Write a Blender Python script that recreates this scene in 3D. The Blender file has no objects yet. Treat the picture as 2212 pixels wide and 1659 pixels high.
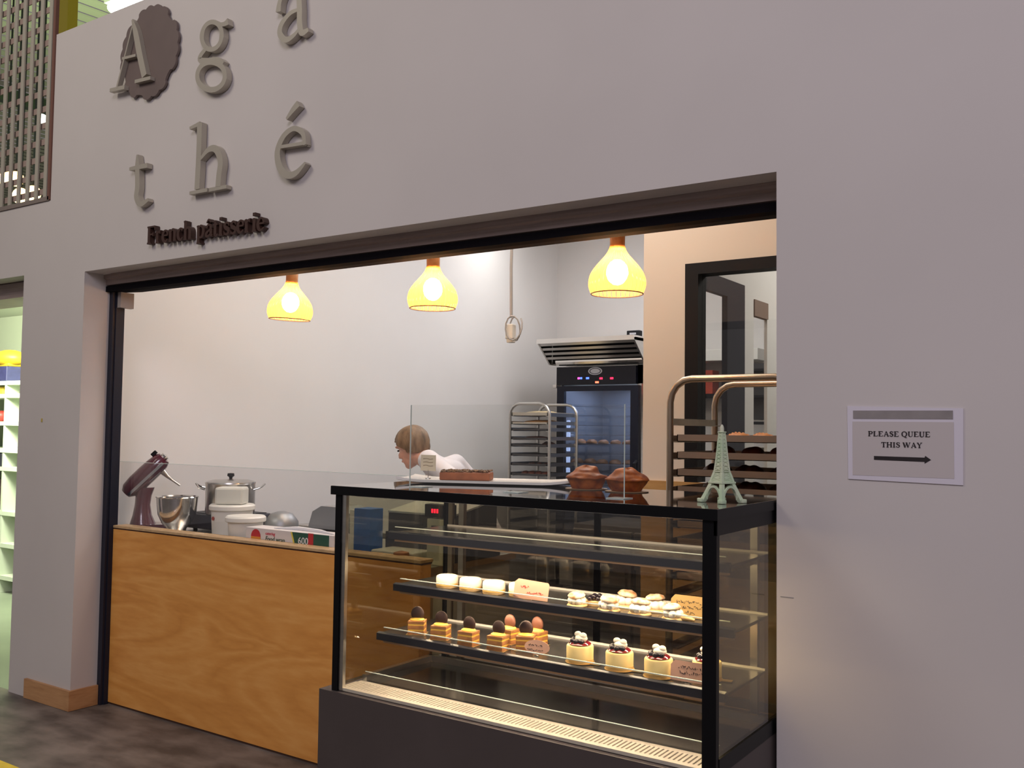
import bpy, bmesh, math, random
from mathutils import Vector, Matrix, Euler
random.seed(7)
C = bpy.context.scene.collection
SC = bpy.context.scene

# ---------------------------------------------------------------- camera
# world: X along the shop front (to the right), Y into the shop, Z up; shop front face at Y = 0
cam = bpy.data.cameras.new('camera'); cam.sensor_width = 36.0; cam.lens = 36.0*2040/2212
cam.clip_start = 0.05; cam.clip_end = 200
co = bpy.data.objects.new('camera', cam); C.objects.link(co)
ax = Vector((3003, -57.5, -2040)).normalized()          # world X seen from the camera (x right, y down, z forward)
ay = Vector((1384, 114.5, 2040)); ay = (ay - ay.dot(ax)*ax).normalized()
az = ax.cross(ay)
M3 = Matrix(((ax[0], -ax[1], -ax[2]), (ay[0], -ay[1], -ay[2]), (az[0], -az[1], -az[2])))
co.matrix_world = Matrix.Translation((0, -2.85, 1.5)) @ M3.to_4x4()
SC.camera = co

# ---------------------------------------------------------------- exposure, world, big lights
SC.view_settings.view_transform = 'Standard'; SC.view_settings.look = 'None'
SC.view_settings.gamma = 1.0; SC.view_settings.use_curve_mapping = False
SC.view_settings.exposure = 0.0
W = bpy.data.worlds.new('world'); SC.world = W; W.use_nodes = True
W.node_tree.nodes['Background'].inputs[0].default_value = (0.60, 0.54, 0.54, 1)
W.node_tree.nodes['Background'].inputs[1].default_value = 0.30
def area(name, loc, size, power, col, tgt=None, sizey=None, spread=180):
    l = bpy.data.lights.new(name, 'AREA'); l.energy = power; l.color = col; l.size = size
    l.spread = math.radians(spread)
    if sizey: l.shape = 'RECTANGLE'; l.size_y = sizey
    o = bpy.data.objects.new(name, l); C.objects.link(o); o.location = loc
    d = (Vector(tgt) - Vector(loc)) if tgt else Vector((0, 0, -1))
    o.rotation_euler = d.to_track_quat('-Z', 'Y').to_euler(); return o
# market hall lights outside the shop
area('hall_light', (-4.6, -3.6, 5.2), 1.6, 68, (1.0, 0.92, 0.76), (-4.6, 0, 1.6))
area('hall_light', (1.8, -6.0, 5.5), 2.5, 200, (0.95, 0.88, 1.0), (0.2, 0, 1.5))
# ceiling lights inside the shop
area('shop_light', (-3.5, 1.3, 3.58), 1.4, 24, (1.0, 0.93, 0.86), None, 1.0)
area('shop_light', (-3.2, 3.3, 3.58), 1.2, 50, (0.97, 0.96, 1.0), None, 1.2)
area('shop_light', (-2.3, 0.85, 3.58), 0.9, 22, (1.0, 0.86, 0.72), None, 0.6)
area('shop_spot', (-4.3, 3.9, 3.58), 0.25, 3.5, (1.0, 0.98, 0.95), (-5.0, 4.0, 3.1), None, 90)
area('room_light', (-0.9, 3.2, 3.2), 0.8, 45, (1.0, 0.95, 0.9))
area('neighbour_light', (-7.4, 0.7, 2.45), 1.2, 180, (0.95, 1.0, 0.78), (-8.7, 2.6, 1.5), 0.5)
area('roof_fill', (-13.5, 4.5, 3.6), 3.0, 600, (0.80, 1.0, 0.62), (-12.5, 6, 8))  # added upward fill that brightens the hall roof, no fixture there

# ---------------------------------------------------------------- materials
MT = {}
def mat(name, col, rough=0.6, metal=0.0, var=0.0, scale=8.0, stretch=(1, 1, 1), col2=None, bump=0.0, emit=0, ecol=None, spec=0.5, coat=0, detail=4, trans=0):
    if name in MT: return MT[name]
    m = bpy.data.materials.new(name); m.use_nodes = True; nt = m.node_tree
    b = nt.nodes['Principled BSDF']; c = (*col, 1)
    b.inputs['Base Color'].default_value = c; b.inputs['Roughness'].default_value = rough
    b.inputs['Metallic'].default_value = metal; b.inputs['Specular IOR Level'].default_value = spec
    b.inputs['Coat Weight'].default_value = coat
    tc = nt.nodes.new('ShaderNodeTexCoord'); mp = nt.nodes.new('ShaderNodeMapping'); mp.inputs['Scale'].default_value = stretch
    nt.links.new(tc.outputs['Object'], mp.inputs[0])
    nz = nt.nodes.new('ShaderNodeTexNoise'); nz.inputs['Scale'].default_value = scale; nz.inputs['Detail'].default_value = detail
    nt.links.new(mp.outputs[0], nz.inputs[0])
    if var or col2:
        rp = nt.nodes.new('ShaderNodeValToRGB'); e = rp.color_ramp.elements
        k = col2 if col2 else tuple(max(0, x*(1-var)) for x in col)
        e[0].position = 0.35; e[1].position = 0.65; e[0].color = (*k, 1); e[1].color = c
        nt.links.new(nz.outputs[0], rp.inputs[0]); nt.links.new(rp.outputs[0], b.inputs['Base Color'])
    if bump:
        bp = nt.nodes.new('ShaderNodeBump'); bp.inputs['Strength'].default_value = bump; bp.inputs['Distance'].default_value = 0.01
        nt.links.new(nz.outputs[0], bp.inputs['Height']); nt.links.new(bp.outputs[0], b.inputs['Normal'])
    if emit:
        b.inputs['Emission Color'].default_value = (*(ecol or col), 1); b.inputs['Emission Strength'].default_value = emit
    MT[name] = m; return m
def glass(name, tint, refl=1.0, rough=0.0, base=0.04):
    if name in MT: return MT[name]
    m = bpy.data.materials.new(name); m.use_nodes = True; nt = m.node_tree; nt.nodes.clear()
    o = nt.nodes.new('ShaderNodeOutputMaterial'); mx = nt.nodes.new('ShaderNodeMixShader')
    t = nt.nodes.new('ShaderNodeBsdfTransparent'); t.inputs[0].default_value = (*tint, 1)
    g = nt.nodes.new('ShaderNodeBsdfGlossy'); g.inputs['Roughness'].default_value = rough; g.inputs[0].default_value = (refl, refl, refl, 1)
    lw = nt.nodes.new('ShaderNodeFresnel'); ge = nt.nodes.new('ShaderNodeNewGeometry'); io = nt.nodes.new('ShaderNodeMapRange')
    io.inputs['To Min'].default_value = 1.45; io.inputs['To Max'].default_value = 1/1.45
    nt.links.new(ge.outputs['Backfacing'], io.inputs['Value']); nt.links.new(io.outputs[0], lw.inputs[0])
    nt.links.new(lw.outputs[0], mx.inputs[0]); nt.links.new(t.outputs[0], mx.inputs[1]); nt.links.new(g.outputs[0], mx.inputs[2])
    nt.links.new(mx.outputs[0], o.inputs[0]); MT[name] = m; return m
def wood(name, c1, c2, c3, rough=0.45, scale=1.6, stretch=(1, 1, 6), mul=9):
    m = bpy.data.materials.new(name); m.use_nodes = True; nt = m.node_tree; b = nt.nodes['Principled BSDF']
    tc = nt.nodes.new('ShaderNodeTexCoord'); mp = nt.nodes.new('ShaderNodeMapping'); mp.inputs['Scale'].default_value = stretch
    n1 = nt.nodes.new('ShaderNodeTexNoise'); n1.inputs['Scale'].default_value = scale; n1.inputs['Detail'].default_value = 3; n1.inputs['Distortion'].default_value = 0.9
    wv = nt.nodes.new('ShaderNodeMath'); wv.operation = 'MULTIPLY'; wv.inputs[1].default_value = mul
    fr = nt.nodes.new('ShaderNodeMath'); fr.operation = 'PINGPONG'; fr.inputs[1].default_value = 1.0
    n2 = nt.nodes.new('ShaderNodeTexNoise'); n2.inputs['Scale'].default_value = scale*14; n2.inputs['Detail'].default_value = 4
    ad = nt.nodes.new('ShaderNodeMixRGB'); ad.inputs[0].default_value = 0.6
    rp = nt.nodes.new('ShaderNodeValToRGB'); e = rp.color_ramp.elements; e[0].position = 0.15; e[0].color = (*c1, 1)
    e[1].position = 0.85; e[1].color = (*c3, 1); k = e.new(0.5); k.color = (*c2, 1)
    L = nt.links.new
    L(tc.outputs['Object'], mp.inputs[0]); L(mp.outputs[0], n1.inputs[0]); L(mp.outputs[0], n2.inputs[0]); L(n1.outputs[0], wv.inputs[0]); L(wv.outputs[0], fr.inputs[0])
    L(fr.outputs[0], ad.inputs[1]); L(n2.outputs[0], ad.inputs[2]); L(ad.outputs[0], rp.inputs[0]); L(rp.outputs[0], b.inputs['Base Color'])
    b.inputs['Roughness'].default_value = rough; MT[name] = m; return m

PAINT = mat('painted_plaster', (0.60, 0.555, 0.545), 0.75, var=0.05, scale=1.3)
INNER = mat('inside_paint', (0.76, 0.74, 0.72), 0.6, var=0.04, scale=1.2)
PEACH = mat('cream_paint', (0.76, 0.66, 0.56), 0.6, var=0.04, scale=1.2)
CONC = mat('dark_concrete', (0.21, 0.175, 0.16), 0.6, col2=(0.085, 0.068, 0.062), scale=4.2, bump=0.3, detail=12, stretch=(1, 1.8, 1))
TILE = mat('kitchen_floor', (0.10, 0.085, 0.075), 0.4, var=0.4, scale=4)
PLY = wood('plywood', (0.60, 0.245, 0.050), (0.70, 0.31, 0.072), (0.78, 0.385, 0.11), 0.5, 0.75, (0.9, 1, 4.2), 13)
PLYE = mat('plywood_edge', (0.55, 0.36, 0.19), 0.5, var=0.2, scale=30)
SKIRT = wood('skirting_wood', (0.36, 0.16, 0.065), (0.48, 0.25, 0.11), (0.55, 0.30, 0.14), 0.5, 1.4, (1, 1, 8))
DARKW = mat('dark_reveal', (0.06, 0.025, 0.015), 0.7)
BRONZE = mat('dark_bronze_metal', (0.36, 0.28, 0.26), 0.6, 0.0, var=0.25, scale=3, stretch=(1, 1, 30))
BLACK = mat('black_metal', (0.008, 0.008, 0.010), 0.55, spec=0.2)
BLKPOST = mat('navy_black_metal', (0.014, 0.015, 0.028), 0.45, spec=0.3)
CBLACK = mat('case_black', (0.005, 0.005, 0.006), 0.4, spec=0.15)
TOPGL = mat('black_glass_top', (0.010, 0.010, 0.012), 0.04, spec=0.8, coat=0.6)
CASEBASE = mat('taupe_panel', (0.072, 0.056, 0.054), 0.5, var=0.1, scale=5)
STEEL = mat('stainless_steel', (0.62, 0.60, 0.57), 0.28, 1.0, var=0.12, scale=3, stretch=(1, 1, 12))
CHROME = mat('polished_chrome', (0.75, 0.73, 0.70), 0.12, 1.0)
TRAYM = mat('dark_tray', (0.06, 0.055, 0.055), 0.35, 0.6)
SHELFM = mat('shelf_plate', (0.055, 0.052, 0.052), 0.22, 0.5)
SIGNM = mat('satin_taupe_metal', (0.46, 0.42, 0.355), 0.3, 0.25, var=0.06, scale=6)
BLOBM = mat('grey_brown_face', (0.155, 0.115, 0.108), 0.5, var=0.12, scale=5)
BROWNL = mat('dark_brown_letter', (0.052, 0.022, 0.016), 0.45)
WHITEP = mat('white_plastic', (0.80, 0.79, 0.74), 0.35)
WHITEC = mat('white_ceramic', (0.84, 0.80, 0.76), 0.18)
PAPER = mat('white_paper', (0.66, 0.62, 0.70), 0.7)
PAPER2 = mat('grey_print', (0.53, 0.48, 0.48), 0.75)
PRINTB = mat('grey_print_dark', (0.30, 0.27, 0.27), 0.8, var=0.25, scale=12)
INK = mat('black_ink', (0.018, 0.012, 0.014), 0.8)
CLEAR = glass('clear_glass', (0.975, 0.98, 0.975))
CLEARE = mat('glass_edge', (0.62, 0.70, 0.66), 0.15)
TINT = glass('tinted_glass', (0.72, 0.70, 0.58))
BACKT = glass('back_tinted_glass', (0.62, 0.58, 0.50))
SCREEN = glass('haze_screen', (0.965, 0.965, 0.97))

# ---------------------------------------------------------------- mesh helpers
class MB:
    def __init__(s): s.v = []; s.f = []; s.sm = []
    def add(s, vs, fs, smooth=False):
        n = len(s.v); s.v += [tuple(p) for p in vs]; s.f += [tuple(n+i for i in f) for f in fs]; s.sm += [smooth]*len(fs); return s
    def box(s, x0, x1, y0, y1, z0, z1):
        vs = [(x, y, z) for z in (z0, z1) for y in (y0, y1) for x in (x0, x1)]
        return s.add(vs, [(0, 2, 3, 1), (4, 5, 7, 6), (0, 1, 5, 4), (2, 6, 7, 3), (0, 4, 6, 2), (1, 3, 7, 5)])
    def cbox(s, x0, x1, y0, y1, z0, z1, b=0.003):   # box with chamfered edges
        bm = bmesh.new(); bmesh.ops.create_cube(bm, size=1)
        for v in bm.verts: v.co = Vector(((x0+x1)/2+v.co.x*(x1-x0), (y0+y1)/2+v.co.y*(y1-y0), (z0+z1)/2+v.co.z*(z1-z0)))
        bmesh.ops.bevel(bm, geom=bm.edges[:], offset=b, segments=2, affect='EDGES', profile=0.5)
        bm.verts.index_update(); s.add([v.co[:] for v in bm.verts], [tuple(v.index for v in f.verts) for f in bm.faces]); bm.free(); return s
    def lathe(s, prof, c=(0, 0, 0), n=24, axis='z', rot=None, sx=1, sy=1, closed=False):
        vs = []; fs = []
        for r, h in prof:
            for i in range(n):
                a = 2*math.pi*i/n; p = Vector((r*math.cos(a)*sx, r*math.sin(a)*sy, h))
                if axis == 'y': p = Vector((p.x, p.z, p.y))
                if axis == 'x': p = Vector((p.z, p.x, p.y))
                if rot: p = rot @ p
                vs.append((p.x+c[0], p.y+c[1], p.z+c[2]))
        for j in range(len(prof)-1):
            for i in range(n):
                k = (i+1) % n; fs.append((j*n+i, j*n+k, (j+1)*n+k, (j+1)*n+i))
        if closed: fs += [((len(prof)-1)*n+i, (len(prof)-1)*n+(i+1) % n, (i+1) % n, i) for i in range(n)]
        else:
            if prof[0][0] > 1e-5: fs.append(tuple(range(n))[::-1])
            if prof[-1][0] > 1e-5: fs.append(tuple((len(prof)-1)*n+i for i in range(n)))
        return s.add(vs, fs, True)
    def cyl(s, c, r, h, n=20, axis='z'): return s.lathe([(r, 0), (r, h)], c, n, axis)
    def ball(s, c, rx, ry=None, rz=None, n=16, m=9, rot=None):
        ry = ry or rx; rz = rz or rx
        prof = [(max(1e-6, math.sin(math.pi*j/m)), -math.cos(math.pi*j/m)) for j in range(m+1)]
        vs = []; fs = []
        for r, h in prof:
            for i in range(n):
                a = 2*math.pi*i/n; p = Vector((r*math.cos(a)*rx, r*math.sin(a)*ry, h*rz))
                if rot: p = rot @ p
                vs.append((p.x+c[0], p.y+c[1], p.z+c[2]))
        for j in range(m):
            for i in range(n):
                k = (i+1) % n; fs.append((j*n+i, j*n+k, (j+1)*n+k, (j+1)*n+i))
        return s.add(vs, fs, True)
    def tube(s, pts, r, n=10, closed=False):
        P = [Vector(p) for p in pts]; N = len(P); rs = r if isinstance(r, (list, tuple)) else [r]*N
        vs = []; fs = []; up = None
        for i in range(N):
            if closed: d = P[(i+1) % N]-P[i-1]
            else: d = P[min(i+1, N-1)]-P[max(i-1, 0)]
            d.normalize()
            if up is None: up = d.orthogonal().normalized()
            up = (up-up.dot(d)*d).normalized(); q = d.cross(up)
            for k in range(n):
                a = 2*math.pi*k/n; v = P[i]+(up*math.cos(a)+q*math.sin(a))*rs[i]; vs.append(v[:])
        for i in range(N if closed else N-1):
            j = (i+1) % N
            for k in range(n):
                l = (k+1) % n; fs.append((i*n+k, i*n+l, j*n+l, j*n+k))
        if not closed: fs += [tuple(range(n))[::-1], tuple((N-1)*n+k for k in range(n))]
        return s.add(vs, fs, True)
    def prism(s, poly, d0, d1, plane='xz'):         # polygon extruded along the third axis
        n = len(poly)
        def P(p, d): return (p[0], d, p[1]) if plane == 'xz' else ((d, p[0], p[1]) if plane == 'yz' else (p[0], p[1], d))
        vs = [P(p, d0) for p in poly]+[P(p, d1) for p in poly]
        fs = [tuple(range(n)), tuple(range(2*n-1, n-1, -1))]+[(i, i+n, (i+1) % n+n, (i+1) % n) for i in range(n)]
        return s.add(vs, fs)
    def stroke(s, pts, y0, y1):                     # swelling pen stroke in the XZ plane, given depth
        P = dense(pts); N = len(P); s.k = getattr(s, 'k', 0)+1; y0 = y0-0.00025*(s.k % 5)
        if N < 2: return s
        L = []; R = []
        cl = N > 3 and math.hypot(P[0][0]-P[-1][0], P[0][1]-P[-1][1]) < 1e-4
        for i in range(N):
            a = P[max(i-1, 0)]; b = P[min(i+1, N-1)]
            if cl and i in (0, N-1): a = P[N-2]; b = P[1]
            dx = b[0]-a[0]; dz = b[1]-a[1]; l = math.hypot(dx, dz) or 1
            w = P[i][2]/2; L.append((P[i][0]-dz/l*w, P[i][1]+dx/l*w)); R.append((P[i][0]+dz/l*w, P[i][1]-dx/l*w))
        vs = []
        for i in range(N): vs += [(L[i][0], y0, L[i][1]), (R[i][0], y0, R[i][1]), (R[i][0], y1, R[i][1]), (L[i][0], y1, L[i][1])]
        fs = [(0, 1, 2, 3), (4*N-1, 4*N-2, 4*N-3, 4*N-4)]
        for i in range(N-1):
            for k in range(4): fs.append((4*i+k, 4*i+4+k, 4*i+4+(k+1) % 4, 4*i+(k+1) % 4))
        return s.add(vs, fs)
    def xf(s, M, start=0):
        s.v[start:] = [tuple(M @ Vector(p)) for p in s.v[start:]]; return s
    def obj(s, name, m, parent=None, origin=None):
        me = bpy.data.meshes.new(name); vs = s.v
        if origin is not None: vs = [(p[0]-origin[0], p[1]-origin[1], p[2]-origin[2]) for p in vs]
        me.from_pydata(vs, [], s.f); me.update()
        me.polygons.foreach_set('use_smooth', s.sm)
        bm = bmesh.new(); bm.from_mesh(me); bmesh.ops.recalc_face_normals(bm, faces=bm.faces); bm.to_mesh(me); bm.free()
        if any(s.sm):
            try: me.set_sharp_from_angle(angle=math.radians(40))
            except Exception: pass
        for mm in (m if isinstance(m, (list, tuple)) else [m]): me.materials.append(mm)
        o = bpy.data.objects.new(name, me); C.objects.link(o)
        if origin is not None: o.location = origin
        if parent: o.parent = parent
        return o
def dense(pts, k=5):
    if len(pts) == 2: return pts
    o = []; n = len(pts)
    for i in range(n-1):
        p = [pts[max(i-1, 0)], pts[i], pts[i+1], pts[min(i+2, n-1)]]
        for j in range(k):
            t = j/k
            o.append(tuple(0.5*(2*p[1][c]+(p[2][c]-p[0][c])*t+(2*p[0][c]-5*p[1][c]+4*p[2][c]-p[3][c])*t*t+(3*p[1][c]-p[0][c]-3*p[2][c]+p[3][c])*t**3) for c in range(len(p[0]))))
    o.append(tuple(pts[-1])); return o
def tag(o, label, cat, group=None, kind=None):
    o['label'] = label; o['category'] = cat
    if group: o['group'] = group
    if kind: o['kind'] = kind
    return o
def thing(name, loc, label, cat, group=None):
    o = bpy.data.objects.new(name, None); C.objects.link(o); o.location = loc; o.empty_display_size = 0.05
    return tag(o, label, cat, group)
def struct(o): o['kind'] = 'structure'; return o
def pieces(o):                     # loose pieces of one mesh as objects of their own, same name and parent
    me = o.data; n = len(me.vertices); pa = list(range(n))
    def f(a):
        while pa[a] != a: pa[a] = pa[pa[a]]; a = pa[a]
        return a
    for e in me.edges: pa[f(e.vertices[0])] = f(e.vertices[1])
    gs = {}
    for p in me.polygons: gs.setdefault(f(p.vertices[0]), []).append(p)
    nm = o.name.split('.')[0]; out = []
    for ps in gs.values():
        ix = {}; fs = []
        for p in ps: fs.append(tuple(ix.setdefault(v, len(ix)) for v in p.vertices))
        m2 = bpy.data.meshes.new(nm); m2.from_pydata([me.vertices[v].co[:] for v in ix], [], fs); m2.polygons.foreach_set('use_smooth', [p.use_smooth for p in ps])
        if any(p.use_smooth for p in ps): m2.set_sharp_from_angle(angle=math.radians(40))
        m2.materials.append(me.materials[0]); q = bpy.data.objects.new(nm, m2); C.objects.link(q); q.parent = o.parent; q.location = o.location; out.append(q)
    bpy.data.objects.remove(o); return out
def copy_tree(o, loc, label=None, rz=None, group=None):
    c = o.copy(); C.objects.link(c); c.location = loc
    if rz is not None: c.rotation_euler = (0, 0, rz)
    if label: c['label'] = label
    if group: c['group'] = group
    for ch in [q for q in o.children]:
        d = ch.copy(); C.objects.link(d); d.parent = c
        for g in [q for q in ch.children]:
            e = g.copy(); C.objects.link(e); e.parent = d
    return c
def noisy(o, amp, scale=8.0, seed=0):
    from mathutils import noise
    for v in o.data.vertices:
        n = noise.noise(v.co*scale+Vector((seed, 0, 0))); v.co += v.co.normalized()*n*amp
    soft(o)
def soft(o):
    a = o.data.attributes.get('sharp_edge')
    if a: o.data.attributes.remove(a)
def builtin_text(name, txt, size, x, y, z, m, parent=None, rx=math.pi/2, rz=0, ext=0.0008, sh=0, align='LEFT'):
    cu = bpy.data.curves.new(name, 'FONT'); cu.body = txt; cu.size = size; cu.extrude = ext; cu.align_x = align; cu.shear = sh; cu.resolution_u = 3
    o = bpy.data.objects.new(name, cu); C.objects.link(o)
    dg = bpy.context.evaluated_depsgraph_get(); me = bpy.data.meshes.new_from_object(o.evaluated_get(dg))
    bpy.data.objects.remove(o); n = bpy.data.objects.new(name, me); C.objects.link(n); me.materials.clear(); me.materials.append(m)
    n.location = (x, y, z); n.rotation_euler = (rx, 0, rz)
    if parent: n.parent = parent
    return n

# ================================================================ THE SETTING
struct(MB().box(-12, 6, -7, 0.02, -0.1, 0).box(-5.15, 6, 0.02, 0.2, -0.1, 0).obj('floor', CONC))
struct(MB().box(-5.15, 6, 0.2, 5.4, -0.1, 0).obj('floor', TILE))
struct(MB().box(-12, -5.15, 0.02, 12, -0.1, -0.001).obj('floor', mat('pale_green_tile', (0.26, 0.30, 0.22), 0.35, var=0.15, scale=2)))
wf = MB()
wf.box(-5.307, -4.703, 0, 0.15, 0, 2.307)
wf.box(-5.307, -5.06, 0, 0.108, 2.307, 2.735).box(-12, -5.307, 0, 0.108, 2.335, 2.735)
wf.box(-5.06, -0.957, 0, 0.108, 2.307, 3.675).box(-0.957, 4.0, 0, 0.15, 0, 3.675)
struct(wf.obj('wall_front', PAINT))
struct(MB().box(-5.3, -5.0, 0.15, 5.4, 0, 3.675).obj('wall_left', INNER))
struct(MB().box(-5.0, 4.0, 5.3, 5.4, 0, 3.675).obj('wall_back', INNER))
struct(MB().box(3.9, 4.0, 0.15, 5.3, 0, 3.675).obj('wall_right', INNER))
struct(MB().box(-5.0, 3.9, 0.108, 5.3, 3.60, 3.67).obj('ceiling', INNER))
# partition with the glazed opening, and the side wall of the room behind it
pw = MB().box(-2.275, -2.028, 1.75, 1.85, 0, 3.6).box(-2.028, 0.35, 1.75, 1.85, 2.377, 3.6).box(-2.028, 0.35, 1.75, 1.85, 0, 1.215).box(0.35, 3.9, 1.75, 1.85, 0, 3.6)
struct(pw.obj('wall_partition', PEACH))
struct(MB().box(-2.275, 3.9, 1.735, 1.75, 0, 1.235).obj('trim_2', wood('dado_wood', (0.36, 0.19, 0.065), (0.46, 0.26, 0.09), (0.52, 0.31, 0.12), 0.5, 1.2, (1, 1, 6))))
sw = MB().box(-2.01, -1.99, 1.85, 5.3, 2.36, 3.6).box(-2.01, -1.99, 2.49, 2.66, 0, 2.36).box(-2.01, -1.99, 2.90, 5.3, 0, 2.36).box(-2.01, -1.99, 2.66, 2.90, 2.30, 2.36)
struct(sw.obj('wall_side', INNER))
w1 = MB(); w1.box(-2.028, -1.955, 1.735, 1.84, 1.235, 2.377).box(-1.955, 0.35, 1.735, 1.84, 2.318, 2.377).box(0.29, 0.35, 1.735, 1.84, 1.235, 2.318)
w1o = struct(w1.obj('window_1', BLACK)); MB().box(-1.955, 0.29, 1.79, 1.796, 1.235, 2.318).obj('window_pane', glass('window_glass', (0.80, 0.80, 0.78)), w1o)
d1 = MB().box(-2.015, -1.982, 1.852, 2.49, 2.262, 2.36).box(-2.015, -1.982, 2.215, 2.49, 0, 2.262)
struct(d1.obj('door_1', BLKPOST))
struct(MB().box(-2.015, -1.982, 2.66, 2.90, 2.20, 2.30).obj('door_2', mat('brown_header', (0.22, 0.15, 0.12), 0.6)))
# neighbour shop shell
struct(MB().box(-12, -5.3, 2.6, 2.7, 0, 2.66).obj('wall_back', mat('neighbour_wall', (0.74, 0.80, 0.62), 0.6)))
struct(MB().box(-12, -5.3, 0.15, 2.6, 2.66, 2.72).obj('ceiling', mat('neighbour_ceiling', (0.7, 0.74, 0.62), 0.7)))
# market hall behind
struct(MB().box(-45, 6, 16, 16.2, 0, 12).obj('wall_back', mat('hall_wall', (0.16, 0.19, 0.11), 0.8, col2=(0.05, 0.05, 0.045), scale=0.35)))
rf = MB(); n = 120
for i in range(n):
    x0 = -40+46*i/n; rf.add([(x0, 0.6, 9.0), (x0+0.26, 0.6, 9.0), (x0+0.26, 16, 9.6), (x0, 16, 9.6)], [(0, 1, 2, 3)])
    rf.add([(x0+0.26, 0.6, 9.0), (x0+0.383, 0.6, 8.98), (x0+0.383, 16, 9.58), (x0+0.26, 16, 9.6)], [(0, 1, 2, 3)])
struct(rf.obj('ceiling', mat('hall_roof', (0.50, 0.52, 0.36), 0.6)))

# door jamb post, roller shutter, skirting
struct(MB().box(-4.703, -4.668, 0.15, 0.22, 0, 2.6).box(-4.668, -4.66, 0.165, 0.19, 0, 2.3).box(-0.957, -0.92, 0.15, 0.22, 0, 2.6).obj('trim_1', BLKPOST))
rs = thing('roller_shutter', (-2.83, 0.2, 2.25), 'long dark bronze roller shutter housing fitted under the top of the wide shop opening', 'roller shutter')
b = MB(); x0, x1 = -1.872, 1.872
b.prism([(-0.09, 0.057), (-0.09, 0.034), (-0.075, 0.028), (-0.075, 0.0), (-0.045, -0.006), (0.14, -0.006), (0.14, 0.34), (-0.048, 0.34), (-0.048, 0.057)], x0, x1, 'yz'); b.obj('housing', BRONZE, rs)
MB().prism([(-0.075, -0.006), (-0.075, -0.036), (-0.02, -0.036), (0.145, -0.010), (0.145, -0.006)], x0, x1, 'yz').obj('bottom_bar', mat('matte_black_bar', (0.008, 0.007, 0.009), 0.95, spec=0.05), rs)
MB().box(-1.83, -1.80, -0.03, 0.05, -0.12, -0.036).obj('guide_bracket', mat('grey_bracket', (0.3, 0.26, 0.25), 0.5), rs)
rs2 = tag(MB().box(-12, -5.312, 0.112, 0.149, 2.24, 2.33).box(-12, -5.312, 0.15, 0.36, 2.24, 2.6).obj('roller_shutter', BRONZE, origin=(-8.6, 0.15, 2.24)), 'dark roller shutter housing over the neighbouring shop at the left edge', 'roller shutter')
sk = MB().box(-5.122, -4.72, -0.017, 0, 0.002, 0.104).box(-4.7205, -4.703, -0.017, 0, 0.002, 0.104).box(-4.703, -4.686, -0.017, 0.148, 0.002, 0.104)
struct(sk.obj('baseboard_left', SKIRT))
yl = MB().box(-4.9, -3.6, -0.70, -0.59, 0.0, 0.003); tag(yl.obj('floor_marking', mat('yellow_paint', (0.85, 0.62, 0.02), 0.5, var=0.15, scale=20), origin=(-4.5, -0.64, 0)), 'yellow painted floor line on the dark concrete at the lower left corner', 'floor marking')
tag(MB().cbox(-0.006, 0.006, -0.003, 0, -0.01, 0.01, 0.001).obj('wall_sticker', mat('ochre_sticker', (0.5, 0.38, 0.08), 0.6)), 'tiny ochre sticker on the white pillar left of the shop opening', 'sticker').location = (-5.066, 0, 1.513)
wm = MB().box(-0.02, 0.02, -0.001, 0, -0.002, 0.001).obj('wall_scuff', mat('scuff', (0.28, 0.27, 0.29), 0.8)); tag(wm, 'small dark scuff on the white wall right of the cake display', 'scuff mark').location = (-0.925, 0, 1.003)

# ---------------------------------------------------------------- lattice over the neighbour shop
la = thing('lattice_screen', (-5.07, 0.0, 2.74), 'pale woven lattice screen above the neighbouring shop, top left', 'lattice screen')
LM = mat('lattice_slat', (0.40, 0.37, 0.31), 0.6); LB = mat('lattice_bar', (0.34, 0.25, 0.22), 0.65)
v = MB(); h = MB()
for i in range(28):
    xx = -0.055-i*0.094; v.box(xx-0.0165, xx+0.0165, 0.0, 0.008, 0.02, 2.0)
for j in range(21):
    zz = 0.045+j*0.0955; h.box(-2.7, -0.01, 0.016, 0.022, zz, zz+0.034)
v.obj('upright_slats', LM, la); h.obj('cross_slats', LB, la)
MB().box(-0.014, 0.008, -0.008, 0.012, 0, 2.0).obj('edge_board', mat('red_brown_board', (0.17, 0.075, 0.055), 0.6), la)
MB().box(-2.7, 0.0, -0.008, 0.03, -0.004, 0.02).obj('bottom_board', mat('lattice_base', (0.22, 0.18, 0.16), 0.6), la)

# ---------------------------------------------------------------- hall things behind the lattice
tag(MB().box(-0.12, 0.12, -0.06, 0.06, 0, 8.95).obj('steel_column', mat('yellow_steel', (0.55, 0.42, 0.03), 0.5)), 'yellow painted steel column rising behind the top of the shop wall', 'column').location = (-10.19, 3.0, 0)
WB = mat('warm_bulb', (1, 0.8, 0.5), 0.5, emit=9, ecol=(1.0, 0.52, 0.16)); GB = mat('cool_bulb', (0.9, 1, 0.9), 0.5, emit=6, ecol=(0.85, 1.0, 0.80))
def hall_lamp(x, z, r, m, lab, y=5.0):
    t = thing('globe_lamp', (x, y, z), lab, 'hanging lamp', 'lamps glowing behind the lattice')
    MB().ball((0, 0, 0), r, n=14).obj('globe', m, t); MB().cyl((0, 0, r*0.9), 0.015, 9.05-z-r, 6).obj('cord', BLACK, t)
hall_lamp(-15.25, 5.42, 0.13, WB, 'orange glowing lamp behind the lattice, farthest to the left')
hall_lamp(-14.97, 5.38, 0.12, WB, 'orange glowing lamp behind the lattice, second from the left')
hall_lamp(-14.80, 5.08, 0.13, WB, 'low orange glowing lamp behind the lattice, third from the left')
hall_lamp(-14.45, 5.08, 0.12, WB, 'low orange glowing lamp behind the lattice, nearest the wall corner')
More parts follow.
